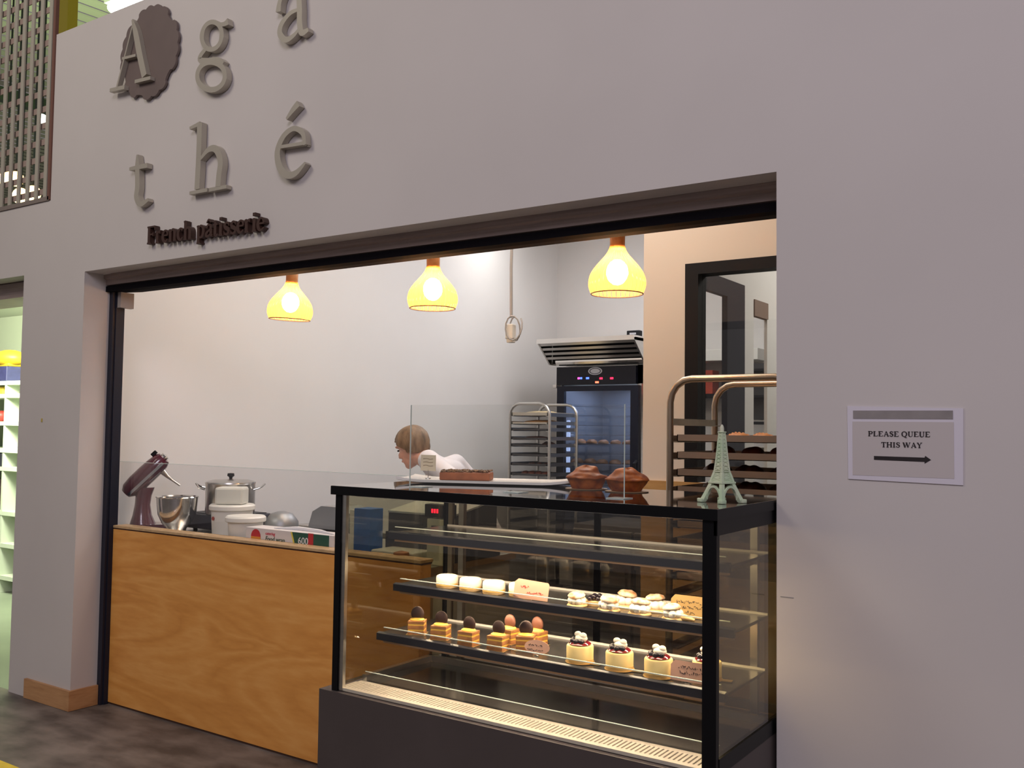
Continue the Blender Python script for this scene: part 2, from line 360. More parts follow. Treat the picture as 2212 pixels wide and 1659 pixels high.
hall_lamp(-15.35, 6.58, 0.09, GB, 'small white lamp behind the upper part of the lattice', 5.6)
hl = thing('tube_light', (-13.55, 6.0, 8.33), 'bright fluorescent tube light in the hall above the shop wall', 'tube light')
MB().box(-0.6, 0.6, -0.1, 0.1, 0.06, 0.12).obj('housing', WHITEP, hl); MB().lathe([(0.075, -0.55), (0.075, 0.55)], n=12, axis='x').obj('tube', mat('tube_glow', (1, 1, 1), 0.5, emit=14, ecol=(0.93, 1.0, 0.90)), hl)
MB().cyl((0, 0, 0.12), 0.012, 0.7, 6).obj('hanger', BLACK, hl)
for i, (xx, lab) in enumerate(((-21, 'dark green steel roof beam seen through the lattice'), (-12.6, 'dark steel roof beam above the fluorescent tube light'))):
    tag(MB().box(-0.1, 0.1, 0.8, 15.9, 0, 0.3).obj('roof_beam', mat('green_steel', (0.05, 0.07, 0.045), 0.6)), lab, 'beam').location = (xx, 0, 8.6)

# ================================================================ SIGN LETTERS
BIG={
'A':[[(-4.281,3.559,0.011),(-4.247,3.48,0.036),(-4.205,3.354,0.04),(-4.163,3.243,0.038)],[(-4.241,3.23,0.017),(-4.112,3.224,0.017)],[(-4.272,3.539,0.008),(-4.331,3.39,0.009),(-4.397,3.227,0.012)],[(-4.357,3.373,0.013),(-4.241,3.366,0.013)],[(-4.457,3.227,0.018),(-4.329,3.22,0.02)]],
'g':[[(-3.589,3.317,0.03),(-3.597,3.295,0.026),(-3.616,3.278,0.024),(-3.641,3.272,0.022),(-3.67,3.275,0.021),(-3.697,3.288,0.022),(-3.718,3.309,0.024),(-3.731,3.335,0.027),(-3.733,3.361,0.031),(-3.724,3.385,0.027),(-3.705,3.401,0.024),(-3.679,3.407,0.022),(-3.651,3.403,0.021),(-3.624,3.39,0.022),(-3.603,3.369,0.023),(-3.59,3.343,0.026),(-3.589,3.317,0.03)],[(-3.612,3.38,0.019),(-3.572,3.375,0.021),(-3.545,3.381,0.032)],[(-3.7,3.285,0.019),(-3.737,3.262,0.025),(-3.743,3.24,0.025),(-3.691,3.222,0.031),(-3.612,3.209,0.03),(-3.574,3.184,0.026)],[(-3.557,3.112,0.028),(-3.571,3.091,0.027),(-3.598,3.078,0.025),(-3.633,3.075,0.025),(-3.673,3.083,0.025),(-3.71,3.101,0.025),(-3.74,3.125,0.026),(-3.756,3.152,0.028),(-3.757,3.179,0.029),(-3.743,3.2,0.028),(-3.715,3.213,0.026),(-3.678,3.215,0.025),(-3.638,3.206,0.025),(-3.602,3.189,0.025),(-3.573,3.165,0.025),(-3.558,3.138,0.026),(-3.557,3.112,0.028)]],
'a':[[(-3.076,3.414,0.029),(-3.067,3.319,0.03),(-3.065,3.264,0.03),(-3.05,3.214,0.028),(-3.01,3.219,0.017)],[(-3.067,3.323,0.013),(-3.127,3.318,0.02),(-3.179,3.283,0.026),(-3.189,3.242,0.029),(-3.151,3.205,0.026),(-3.102,3.212,0.019),(-3.064,3.237,0.013)],[(-3.203,3.344,0.031),(-3.194,3.389,0.024),(-3.164,3.429,0.022),(-3.12,3.433,0.022),(-3.075,3.406,0.029)]],
't':[[(-4.219,2.855,0.011),(-4.216,2.797,0.032),(-4.21,2.691,0.034),(-4.215,2.639,0.034),(-4.18,2.599,0.029),(-4.117,2.613,0.016)],[(-4.281,2.791,0.015),(-4.211,2.79,0.021),(-4.133,2.788,0.023)]],
'h':[[(-3.732,2.933,0.033),(-3.732,2.776,0.034),(-3.738,2.615,0.034)],[(-3.806,2.92,0.012),(-3.731,2.929,0.021)],[(-3.792,2.603,0.015),(-3.661,2.602,0.017)],[(-3.721,2.754,0.013),(-3.662,2.792,0.025),(-3.607,2.786,0.032),(-3.572,2.727,0.033),(-3.579,2.663,0.033),(-3.584,2.607,0.033)],[(-3.648,2.6,0.017),(-3.525,2.599,0.016)]],
'e':[[(-3.178,2.728,0.014),(-3.012,2.721,0.015)],[(-3.014,2.713,0.015),(-3.03,2.767,0.023),(-3.087,2.796,0.022),(-3.15,2.771,0.027),(-3.186,2.708,0.032),(-3.167,2.635,0.034),(-3.118,2.595,0.03),(-3.064,2.597,0.025),(-3.009,2.633,0.011)],[(-3.133,2.846,0.012),(-3.096,2.878,0.024),(-3.061,2.902,0.03)]]}
LAB = {'A': 'large satin metal capital A laid over the scalloped dark disc', 'g': 'large satin metal letter g right of the scalloped disc',
 'a': 'large satin metal letter a cut off by the top edge of the photo', 't': 'satin metal letter t below the scalloped disc, lowest left letter',
 'h': 'tall satin metal letter h below the g', 'e': 'satin metal letter e with an acute accent, rightmost of the lower row'}
for k, st in BIG.items():
    b = MB(); y1 = -0.004; y0 = -0.034
    if k == 'A': y0, y1 = -0.046, -0.0205
    for s_ in st: b.stroke([(p[0], p[1], p[2]*1.05) for p in s_], y0, y1)
    c0 = st[0][0]; c = (sum(p[0] for s_ in st for p in s_)/sum(len(s_) for s_ in st), 0, sum(p[1] for s_ in st for p in s_)/sum(len(s_) for s_ in st))
    for px, pz, w in ((st[0][1], st[0][-2], st[1][0]) if k != 'A' else ()): b.lathe([(0.005, -0.02), (0.005, 0.0)], (px, 0, pz), 8, 'y')
    tag(b.obj('sign_letter', SIGNM, origin=c), LAB[k], 'sign letter', 'large metal letters of the shop sign')
# scalloped disc: petit-beurre shaped plate
poly = []; N = 22
for i in range(N*10):
    a = 2*math.pi*i/(N*10); t = (i % 10)/10
    r = 1.0+0.045*math.sin(math.pi*t)
    if i//10 in (2, 7, 12, 15, 19): r = 0.955-0.03*math.sin(math.pi*t)
    poly.append((0.232*r*math.cos(a), 0.232*r*math.sin(a)))
dsk = MB().prism(poly, -0.020, -0.008).lathe([(0.006, -0.009), (0.006, 0.0)], (0.1, 0, 0.1), 8, 'y').lathe([(0.006, -0.009), (0.006, 0.0)], (-0.1, 0, -0.1), 8, 'y').obj('scalloped_disc', BLOBM)
dsk.location = (-4.172, 0, 3.374); tag(dsk, 'scalloped grey-brown disc behind the capital A of the sign', 'sign disc')

# pen-stroke serif glyphs on a unit grid (x, z, weight)
def GL(*s): return s
T_, K_ = 0.055, 0.13
GLY = {
'F': (0.62, [[(.14, 0, K_), (.14, .7, K_)], [(.02, .02, T_), (.28, .02, T_)], [(.02, .68, T_), (.55, .68, T_)], [(.55, .68, .05), (.56, .52, .03)], [(.14, .37, T_), (.42, .37, T_)], [(.42, .44, .04), (.42, .29, .04)]]),
'r': (0.44, [[(.12, 0, K_), (.12, .46, K_)], [(.02, .015, T_), (.25, .015, T_)], [(.02, .44, T_), (.12, .46, T_)], [(.13, .3, .05), (.22, .43, .06), (.34, .42, .13)]]),
'e': (0.48, [[(.08, .26, T_), (.42, .26, T_)], [(.41, .26, .08), (.37, .40, .08), (.25, .46, .06), (.12, .38, .1), (.07, .23, .13), (.13, .07, .12), (.26, 0.01, .07), (.42, .1, .04)]]),
'n': (0.58, [[(.12, 0, K_), (.12, .46, K_)], [(.02, .015, T_), (.22, .015, T_)], [(.02, .44, T_), (.12, .46, T_)], [(.13, .33, .05), (.25, .45, .07), (.37, .43, .1), (.43, .3, .13), (.43, 0, .13)], [(.33, .015, T_), (.54, .015, T_)]]),
'c': (0.45, [[(.38, .38, .1), (.26, .46, .06), (.12, .38, .1), (.07, .23, .13), (.13, .07, .12), (.26, 0.01, .07), (.4, .1, .04)]]),
'h': (0.58, [[(.12, 0, K_), (.12, .72, K_)], [(.02, .015, T_), (.22, .015, T_)], [(.02, .70, T_), (.12, .72, T_)], [(.13, .33, .05), (.25, .45, .07), (.37, .43, .1), (.43, .3, .13), (.43, 0, .13)], [(.33, .015, T_), (.54, .015, T_)]]),
'p': (0.56, [[(.12, -.22, K_), (.12, .46, K_)], [(.02, -.205, T_), (.25, -.205, T_)], [(.02, .44, T_), (.12, .46, T_)], [(.13, .36, .05), (.27, .46, .07), (.42, .38, .11), (.46, .23, .13), (.40, .07, .11), (.27, 0, .07), (.13, .07, .05)]]),
'â': (0.5, [[(.38, .3, .12), (.38, .08, .12), (.47, .02, .06)], [(.1, .36, .1), (.2, .46, .06), (.33, .43, .09), (.38, .3, .12)], [(.37, .27, .05), (.18, .2, .08), (.08, .1, .12), (.16, .01, .08), (.37, .1, .05)], [(.1, .54, .04), (.23, .66, .06), (.36, .54, .04)]]),
't': (0.36, [[(.15, .6, .04), (.15, .45, .11), (.15, .1, .13), (.2, .01, .09), (.33, .06, .04)], [(.03, .44, T_), (.31, .44, T_)]]),
'i': (0.3, [[(.14, 0, K_), (.14, .46, K_)], [(.03, .015, T_), (.26, .015, T_)], [(.03, .44, T_), (.14, .46, T_)], [(.14, .57, .12), (.14, .69, .12)]]),
's': (0.42, [[(.35, .38, .05), (.22, .46, .07), (.09, .37, .1), (.16, .26, .13), (.3, .2, .13), (.35, .1, .1), (.2, .0, .07), (.06, .08, .05)], [(.35, .46, .03), (.35, .32, .03)], [(.06, .0, .03), (.06, .14, .03)]]),
'P': (0.6, [[(.14, 0, K_), (.14, .7, K_)], [(.02, .02, T_), (.28, .02, T_)], [(.02, .68, T_), (.3, .68, T_), (.48, .6, .1), (.5, .5, .12), (.42, .36, .08), (.14, .33, T_)]]),
'L': (0.58, [[(.14, 0, K_), (.14, .7, K_)], [(.02, .68, T_), (.28, .68, T_)], [(.02, .02, T_), (.5, .02, T_)], [(.5, .02, .05), (.52, .2, .03)]]),
'E': (0.6, [[(.14, 0, K_), (.14, .7, K_)], [(.02, .68, T_), (.5, .68, T_)], [(.02, .02, T_), (.52, .02, T_)], [(.14, .36, T_), (.4, .36, T_)], [(.52, .02, .05), (.54, .18, .03)], [(.5, .68, .05), (.51, .54, .03)]]),
'A': (0.66, [[(.1, .02, .05), (.32, .7, .06)], [(.32, .7, .08), (.54, .02, K_)], [(.18, .24, T_), (.46, .24, T_)], [(.02, .02, T_), (.2, .02, T_)], [(.42, .02, T_), (.64, .02, T_)]]),
'S': (0.52, [[(.42, .56, .05), (.26, .69, .06), (.1, .56, .11), (.2, .4, .13), (.38, .3, .13), (.42, .14, .1), (.24, .01, .07), (.07, .14, .05)], [(.44, .7, .03), (.44, .5, .04)], [(.06, 0, .03), (.06, .2, .04)]]),
'Q': (0.7, [[(.33, .7, .06), (.12, .58, .1), (.07, .35, .13), (.13, .12, .1), (.33, 0, .06), (.53, .12, .1), (.6, .35, .13), (.53, .58, .1), (.33, .7, .06)], [(.33, 0, .05), (.45, -.1, .09), (.62, -.12, .04)]]),
'U': (0.66, [[(.14, .7, K_), (.14, .2, K_), (.22, .03, .09), (.36, 0, .06), (.5, .1, .06), (.52, .25, .06), (.52, .7, .06)], [(.02, .68, T_), (.26, .68, T_)], [(.42, .68, T_), (.62, .68, T_)]]),
'T': (0.6, [[(.3, 0, K_), (.3, .7, K_)], [(.04, .68, T_), (.56, .68, T_)], [(.18, .02, T_), (.42, .02, T_)], [(.05, .68, .05), (.04, .5, .03)], [(.55, .68, .05), (.56, .5, .03)]]),
'H': (0.72, [[(.14, 0, K_), (.14, .7, K_)], [(.56, 0, K_), (.56, .7, K_)], [(.14, .36, T_), (.56, .36, T_)], [(.02, .02, T_), (.26, .02, T_)], [(.44, .02, T_), (.68, .02, T_)], [(.02, .68, T_), (.26, .68, T_)], [(.44, .68, T_), (.68, .68, T_)]]),
'I': (0.34, [[(.16, 0, K_), (.16, .7, K_)], [(.04, .02, T_), (.28, .02, T_)], [(.04, .68, T_), (.28, .68, T_)]]),
'W': (0.92, [[(.08, .7, K_), (.28, .02, K_)], [(.28, .02, .05), (.45, .66, .05)], [(.43, .7, K_), (.62, .02, K_)], [(.62, .02, .05), (.82, .68, .05)], [(0, .68, T_), (.18, .68, T_)], [(.34, .68, T_), (.54, .68, T_)], [(.72, .68, T_), (.9, .68, T_)]]),
'Y': (0.64, [[(.3, 0, K_), (.3, .34, K_)], [(.3, .32, .1), (.1, .68, K_)], [(.3, .32, .05), (.52, .68, .06)], [(.18, .02, T_), (.42, .02, T_)], [(.0, .68, T_), (.2, .68, T_)], [(.4, .68, T_), (.62, .68, T_)]])}
def glyph(b, ch, x, z, s, y0, y1, slope=0.0, wx=1.0, bold=1.0):
    for st in GLY[ch][1]: b.stroke([(x+p[0]*s*wx, z+p[1]*s+slope*(p[0]*s), p[2]*s*bold) for p in st], y0, y1)
    return GLY[ch][0]*s*wx
xx = -4.125; S_ = 0.122; txt = 'French pâtisserie'
tot = sum(0.3 if c == ' ' else GLY[c][0] for c in txt); wx = (0.862/S_)/tot
names = {0: 'F that begins the small line of lettering', 1: 'r between the F and the first e', 2: 'e in the word French', 3: 'n in the word French', 4: 'c in the word French', 5: 'h that ends the word French',
 7: 'p that begins the word pâtisserie', 8: 'â with a circumflex accent', 9: 't after the accented a', 10: 'i just before the double s', 11: 's, first of the double s', 12: 's, second of the double s', 13: 'e just after the double s', 14: 'r in the word pâtisserie', 15: 'i near the end of the word pâtisserie', 16: 'e that ends the word pâtisserie'}
for i, ch in enumerate(txt):
    if ch == ' ': xx += 0.3*S_*wx; continue
    b = MB(); w = glyph(b, ch, 0, 0, S_, -0.028, -0.0, wx=wx, bold=1.2)
    o = b.obj('sign_letter', BROWNL); o.location = (xx, 0, 2.392-0.026*(xx+4.125)); xx += w
    tag(o, 'small dark brown raised letter '+names[i], 'sign letter', 'small brown letters under the large ones')

# paper notice on the right wall
pn = thing('paper_notice', (-0.588, 0, 1.47), 'white laminated paper notice reading PLEASE QUEUE THIS WAY on the right wall', 'notice')
q = [(-0.157, 0.109), (-0.155, -0.104), (0.152, -0.109), (0.154, 0.102)]
MB().prism(q, -0.004, -0.001).obj('sheet', PAPER, pn)
MB().box(-0.142, 0.130, -0.0048, -0.004, -0.092, 0.064).obj('printed_panel', PAPER2, pn)
MB().box(-0.140, 0.128, -0.0052, -0.004, 0.072, 0.096).obj('header_strip', PRINTB, pn)
for txt, sx, zz in (('PLEASE QUEUE', -0.098, 0.022), ('THIS WAY', -0.062, -0.009)):
    b = MB(); x = sx
    for ch in txt: x += 0.006 if ch == ' ' else glyph(b, ch, x, zz, 0.0205, -0.0056, -0.0045, wx=1.12, bold=1.25)+0.0006
    b.obj('lettering', INK, pn)
MB().prism([(-0.082, -0.035), (-0.082, -0.046), (0.054, -0.048), (0.054, -0.053), (0.071, -0.042), (0.056, -0.031), (0.054, -0.036)], -0.0056, -0.0045).obj('arrow', INK, pn)

# ================================================================ COUNTER AND BENCH
ct = thing('counter', (-3.607, 0.23, 0), 'low plywood-faced counter filling the left part of the shop opening', 'counter')
MB().box(-1.06, 1.093, -0.04, 0.03, 0.012, 0.931).obj('front_panel', PLY, ct)
MB().box(-1.06, 1.093, -0.034, 0.03, 0, 0.012).obj('plinth', DARKW, ct)
MB().box(-1.06, 1.095, -0.036, 0.035, 0.931, 0.938).obj('shadow_gap', DARKW, ct)
MB().cbox(-1.06, 1.096, -0.042, 0.042, 0.938, 0.951, 0.0015).obj('top_cap', PLYE, ct)
gs = thing('glass_guard', (-3.607, 0.225, 0.951), 'low clear glass guard standing on the plywood counter', 'glass guard')
MB().box(-1.06, 1.16, -0.004, 0.004, 0.002, 0.342).obj('pane', SCREEN, gs)
MB().box(-1.06, 1.16, -0.004, 0.004, 0.342, 0.344).obj('top_edge', CLEARE, gs)
bn = thing('work_bench', (-3.78, 0.64, 0), 'stainless work bench behind the plywood counter', 'bench')
MB().cbox(-1.20, 1.22, -0.34, 0.33, 0.872, 0.905, 0.004).obj('worktop', STEEL, bn)
MB().box(-1.18, 1.20, -0.28, 0.30, 0.10, 0.872).obj('cabinet', mat('cabinet_white', (0.55, 0.54, 0.50), 0.4), bn)
for sx in (-1.1, 1.1):
    for sy in (-0.2, 0.22): MB().cyl((sx, sy, 0), 0.02, 0.1, 10).obj('foot', STEEL, bn)
BZ = 0.905

# stand mixer (local: head points +X)
PLUM = mat('plum_enamel', (0.085, 0.010, 0.026), 0.22, spec=0.6, coat=0.7)
mx = thing('stand_mixer', (-4.74, 0.48, BZ), 'plum red stand mixer with its head tilted back over a steel bowl', 'stand mixer')
b = MB()
b.prism([(-0.13, -0.075), (-0.10, -0.105), (0.16, -0.095), (0.19, -0.06), (0.19, 0.06), (0.16, 0.095), (-0.10, 0.105), (-0.13, 0.075)], 0, 0.035, 'xy')
st0 = len(b.v)
rings = [(0.030, -0.055, 0.085, 0.085), (0.09, -0.06, 0.062, 0.07), (0.16, -0.06, 0.050, 0.055), (0.22, -0.055, 0.052, 0.05), (0.275, -0.045, 0.06, 0.05)]
vs = []; n = 16
for z, cx_, rx, ry in rings:
    for i in range(n): a = 2*math.pi*i/n; vs.append((cx_+rx*math.cos(a), ry*math.sin(a), z))
b.add(vs, [(j*n+i, j*n+(i+1) % n, (j+1)*n+(i+1) % n, (j+1)*n+i) for j in range(len(rings)-1) for i in range(n)]+[tuple((len(rings)-1)*n+i for i in range(n))], True)
b.obj('pedestal', PLUM, mx)
Rh = Matrix.Translation((-0.055, 0, 0.27)) @ Matrix.Rotation(math.radians(-45), 4, 'Y')
hd = MB(); prof = [(0.0, -0.155), (0.035, -0.150), (0.056, -0.12), (0.064, -0.06), (0.066, 0.02), (0.064, 0.10), (0.058, 0.155), (0.045, 0.185), (0.0, 0.19)]
hd.lathe(prof, (0.045, 0, 0.055), 20, 'x'); hd.xf(Rh); hd.obj('tilt_head', PLUM, mx)
bd = MB().box(-0.09, 0.21, -0.0665, 0.0665, 0.022, 0.04); bd.xf(Rh); bd.obj('chrome_band', CHROME, mx)
nb = MB().lathe([(0.0, 0.0), (0.026, 0.002), (0.028, 0.02), (0.0, 0.028)], (0.228, 0, 0.06), 14, 'x').lathe([(0.013, 0), (0.013, 0.05)], (0.18, 0.0, 0.03), 12, 'x'); nb.xf(Rh); nb.obj('attachment_hub', CHROME, mx)
kn = MB().cbox(0.185, 0.225, -0.015, 0.015, 0.11, 0.135, 0.004); kn.xf(Rh); kn.obj('latch_knob', BLACK, mx)
hk = MB().tube([(0.16, 0, 0.0), (0.16, 0, -0.05), (0.165, 0, -0.09), (0.175, 0, -0.15)], [0.022, 0.012, 0.008, 0.007], 10); hk.xf(Rh); hk.obj('beater', STEEL, mx)
mx.rotation_euler = (0, 0, math.radians(46)); mx.scale = (0.85, 0.85, 0.85)
def bowl(name, loc, prof, m, lab, cat, n=32, parent=None):
    o = MB().lathe(prof, (0, 0, 0), n).obj(name, m); o.location = loc; return tag(o, lab, cat)
bw = thing('mixing_bowl', (-4.43, 0.42, BZ), 'polished steel mixing bowl standing beside the plum mixer', 'bowl')
MB().lathe([(0.05, 0.0), (0.055, 0.012), (0.06, 0.03), (0.09, 0.06), (0.115, 0.11), (0.122, 0.17), (0.125, 0.205), (0.13, 0.208), (0.127, 0.212), (0.119, 0.205), (0.110, 0.11), (0.085, 0.066), (0.0, 0.036)], n=36).obj('bowl_body', CHROME, bw); bw.scale = (0.87, 0.87, 0.95)
hb = thing('induction_hob', (-4.38, 0.72, BZ), 'black portable hob under the lidded stockpot', 'hob')
MB().cbox(-0.19, 0.20, -0.15, 0.15, 0.012, 0.095, 0.008).obj('hob_body', mat('hob_black', (0.03, 0.03, 0.045), 0.35), hb); MB().box(-0.17, 0.18, -0.13, 0.13, 0.095, 0.099).obj('glass_plate', CBLACK, hb)
for sx in (-0.15, 0.15):
    for sy in (-0.1, 0.1): MB().cyl((sx, sy, 0), 0.012, 0.014, 8).obj('foot', BLACK, hb)
pt = thing('stockpot', (-4.31, 0.68, BZ+0.099), 'steel stockpot with two loop handles and a lid behind the white tubs', 'pot')
MB().lathe([(0.0, 0.0), (0.129, 0.0), (0.135, 0.008), (0.135, 0.165), (0.139, 0.170), (0.132, 0.172), (0.129, 0.165)], n=36).obj('pot_body', STEEL, pt)
MB().lathe([(0.139, 0.170), (0.137, 0.177), (0.10, 0.188), (0.0, 0.193)], n=36).obj('lid', STEEL, pt)
MB().lathe([(0.008, 0.193), (0.010, 0.203), (0.020, 0.210), (0.018, 0.224), (0.0, 0.226)], n=14).obj('knob', BLACK, pt)
for s_ in (-1, 1): MB().tube([(s_*0.132, -0.045, 0.135), (s_*0.165, -0.04, 0.145), (s_*0.188, 0, 0.165), (s_*0.165, 0.04, 0.145), (s_*0.132, 0.045, 0.135)], 0.005, 8).obj('handle', CHROME, pt)
pt.rotation_euler = (0, 0, math.radians(42))
# white tubs
def tub(r, h, z0=0):
    return [(0.0, 0), (r*0.9, 0), (r*0.92, 0.004), (r, h)]
t1 = thing('plastic_tub', (-4.06, 0.49, BZ), 'tall round white plastic tub with a lid, behind the smaller tub', 'tub')
MB().lathe(tub(0.108, 0.155), n=32).obj('tub_body', WHITEP, t1)
MB().lathe([(0.114, 0.145), (0.119, 0.150), (0.119, 0.168), (0.111, 0.176), (0.0, 0.174)], n=32).obj('lid', WHITEP, t1)
MB().lathe([(0.010, -0.108), (0.010, -0.100)], (-0.02, 0, 0.105), 14, 'y').obj('red_emblem', mat('emblem_red', (0.35, 0.05, 0.03), 0.5), t1)
t2 = thing('plastic_container', (-4.065, 0.49, BZ+0.176), 'translucent square white container stacked on the tall tub lid', 'container')
t2.rotation_euler = (0, 0, 0.6); MB().cbox(-0.075, 0.075, -0.06, 0.06, 0, 0.09, 0.012).obj('container_body', mat('milky_plastic', (0.66, 0.66, 0.60), 0.3), t2)
t3 = thing('plastic_tub', (-3.815, 0.375, BZ), 'low round white plastic tub with a lid, in front of the taller tub', 'tub')
MB().lathe(tub(0.088, 0.115), n=32).obj('tub_body', WHITEP, t3)
MB().lathe([(0.096, 0.108), (0.101, 0.112), (0.101, 0.130), (0.093, 0.138), (0.0, 0.136)], n=32).obj('lid', WHITEP, t3)
kb = tag(MB().lathe([(0.0, 0.0), (0.11, 0.0), (0.125, 0.03), (0.12, 0.10), (0.08, 0.15), (0.03, 0.165), (0, 0.165)], n=24).obj('steel_cover', mat('dull_steel', (0.30, 0.31, 0.32), 0.45, 0.7)), 'grey rounded metal cover behind the low white tub', 'cover'); kb.location = (-3.91, 0.70, BZ); kb.scale = (0.75, 0.75, 0.8)
# cling wrap box
fb = thing('wrap_box', (-3.385, 0.325, BZ), 'long cardboard dispenser box of food wrap marked 600, lying on the bench', 'box')
MB().cbox(-0.305, 0.290, -0.052, 0.058, 0, 0.098, 0.002).obj('carton', mat('carton_white', (0.70, 0.66, 0.66), 0.45), fb)
MB().prism([(0.02, 0.096), (0.055, 0.002), (0.135, 0.002), (0.135, 0.096)], -0.0532, -0.0522).obj('green_panel', mat('print_green', (0.012, 0.085, 0.055), 0.5), fb)
MB().box(0.160, 0.262, -0.0532, -0.0522, 0.002, 0.096).obj('green_panel', MT['print_green'], fb)
MB().box(0.128, 0.162, -0.0536, -0.0524, 0.002, 0.098).obj('red_band', mat('print_red', (0.50, 0.02, 0.03), 0.5), fb)
MB().prism([(0.010, 0.096), (0.045, 0.002), (0.055, 0.002), (0.02, 0.096)], -0.0534, -0.0522).obj('yellow_stripe', mat('print_yellow', (0.75, 0.62, 0.08), 0.5), fb)
e = MB().prism([(-0.232+0.034*math.cos(a), 0.056+0.036*math.sin(a)) for a in [math.pi*i/10 for i in range(11)]], -0.0534, -0.0522); e.obj('red_dome', MT['print_red'], fb)
MB().box(-0.266, -0.198, -0.0534, -0.0522, 0.016, 0.056).obj('orange_band', mat('print_orange', (0.75, 0.28, 0.03), 0.5), fb)
builtin_text('lettering', '600', 0.046, 0.062, -0.0545, 0.044, mat('print_white', (0.8, 0.8, 0.8), 0.5), fb)
builtin_text('lettering', 'Food wrap', 0.031, -0.165, -0.0532, 0.042, mat('print_dark_green', (0.06, 0.10, 0.05), 0.5), fb, sh=0.2)
builtin_text('lettering', 'catering', 0.021, -0.165, -0.0532, 0.070, mat('print_pink', (0.65, 0.08, 0.12), 0.5), fb, sh=0.2)
bx = MB(); bx.tube([(-0.14, -0.02, 0.101), (0, 0.01, 0.104), (0.16, 0.0, 0.103), (0.27, -0.03, 0.101)], [0.002, 0.012, 0.010, 0.002], 8); bx.obj('loose_film', mat('film', (0.7, 0.7, 0.75), 0.15), fb)
# toaster-like dome, blue box, register, display, tubs seen through the left end of the display
to = thing('toaster', (-3.37, 0.60, BZ), 'rounded grey toaster partly hidden behind the top left corner of the cake display', 'toaster')
b = MB(); pf = [(-0.13, 0.02), (-0.135, 0.10), (-0.11, 0.17), (-0.05, 0.20), (0.05, 0.20), (0.11, 0.17), (0.135, 0.10), (0.13, 0.02)]; b.prism(pf, -0.09, 0.09); b.obj('toaster_body', mat('dull_steel', (0.30, 0.31, 0.32), 0.45, 0.7), to)
MB().cbox(-0.14, 0.14, -0.095, 0.095, 0, 0.02, 0.003).obj('toaster_base', BLACK, to); MB().box(-0.13, 0.13, -0.094, -0.089, 0.075, 0.088).obj('lever_slot', BLACK, to)
bb = thing('blue_carton', (-2.965, 0.36, BZ), 'tall blue and white carton seen through the left glass of the display', 'carton')
MB().cbox(-0.05, 0.045, -0.04, 0.05, 0, 0.225, 0.002).obj('carton_body', mat('carton_blue', (0.03, 0.17, 0.62), 0.45, var=0.3, scale=14), bb); MB().box(-0.075, -0.0502, -0.04, 0.05, 0, 0.215).obj('white_side', WHITEP, bb)
cr = thing('cash_register', (-2.74, 0.62, BZ), 'dark grey cash register with a sloping pale top behind the display', 'cash register')
MB().cbox(-0.21, 0.19, -0.16, 0.20, 0, 0.115, 0.004).obj('drawer', mat('dark_plastic', (0.035, 0.035, 0.037), 0.5), cr)
MB().prism([(-0.15, 0.115), (-0.15, 0.20), (0.18, 0.255), (0.18, 0.115)], -0.20, 0.18, 'yz').obj('register_body', mat('dark_plastic', (0.035, 0.035, 0.037), 0.5), cr)
MB().prism([(-0.155, 0.202), (-0.155, 0.210), (0.18, 0.265), (0.18, 0.257)], -0.20, 0.18, 'yz').obj('pale_top', mat('register_grey', (0.42, 0.44, 0.42), 0.5), cr)
cd = thing('customer_display', (-2.575, 0.40, BZ), 'small customer price display with red digits on a pale stand', 'price display')
MB().cbox(-0.055, 0.055, -0.03, 0.03, 0, 0.20, 0.004).obj('stand', mat('pale_olive_plastic', (0.70, 0.72, 0.58), 0.5), cd)
MB().cbox(-0.07, 0.07, -0.03, 0.02, 0.205, 0.262, 0.004).obj('display_head', BLACK, cd)
for i in range(3): MB().box(-0.030+i*0.014, -0.021+i*0.014, -0.0315, -0.030, 0.225, 0.243).obj('red_digit', mat('led_red', (1, 0.02, 0.03), 0.4, emit=4, ecol=(1, 0.01, 0.05)), cd)
MB().box(-0.03, 0.03, -0.0305, -0.03, 0.13, 0.17).obj('label_patch', mat('dark_plastic', (0.035, 0.035, 0.037), 0.5), cd)
wb = thing('white_tray', (-2.79, 0.36, BZ), 'shallow white plastic tray on the bench end behind the display glass', 'tray')
MB().cbox(-0.11, 0.13, -0.05, 0.10, 0, 0.05, 0.006).obj('tray_body', mat('milky_plastic', (0.66, 0.66, 0.60), 0.3), wb)
br = MB().lathe([(0, 0), (0.032, 0.0), (0.038, 0.03), (0.033, 0.055), (0, 0.063)], n=16).obj('bread_roll', mat('crust', (0.42, 0.15, 0.04), 0.6, var=0.5, scale=20)); tag(br, 'small brown bread roll on the bench seen through the display glass', 'bread roll'); br.location = (-2.70, 0.285, BZ)

# ================================================================ PENDANT LAMPS
def shade_mat():
    m = bpy.data.materials.new('veneer_shade'); m.use_nodes = True; nt = m.node_tree; nt.nodes.clear(); N = nt.nodes.new; L = nt.links.new
    o = N('ShaderNodeOutputMaterial'); a = N('ShaderNodeMixShader'); a.inputs[0].default_value = 0.62
    d = N('ShaderNodeBsdfDiffuse'); d.inputs[0].default_value = (0.70, 0.38, 0.14, 1); t = N('ShaderNodeBsdfTranslucent'); t.inputs[0].default_value = (0.80, 0.31, 0.07, 1); tr_ = N('ShaderNodeBsdfTransparent'); tr_.inputs[0].default_value = (1, 0.85, 0.6, 1); a2 = N('ShaderNodeMixShader'); a2.inputs[0].default_value = 0.32
    L(d.outputs[0], a.inputs[1]); L(t.outputs[0], a.inputs[2]); L(a.outputs[0], a2.inputs[1]); L(tr_.outputs[0], a2.inputs[2]); L(a2.outputs[0], o.inputs[0]); return m
SHADE = shade_mat()
CAPW = wood('lamp_cap_wood', (0.34, 0.15, 0.05), (0.45, 0.22, 0.08), (0.50, 0.27, 0.11), 0.5, 6, (1, 1, 3))
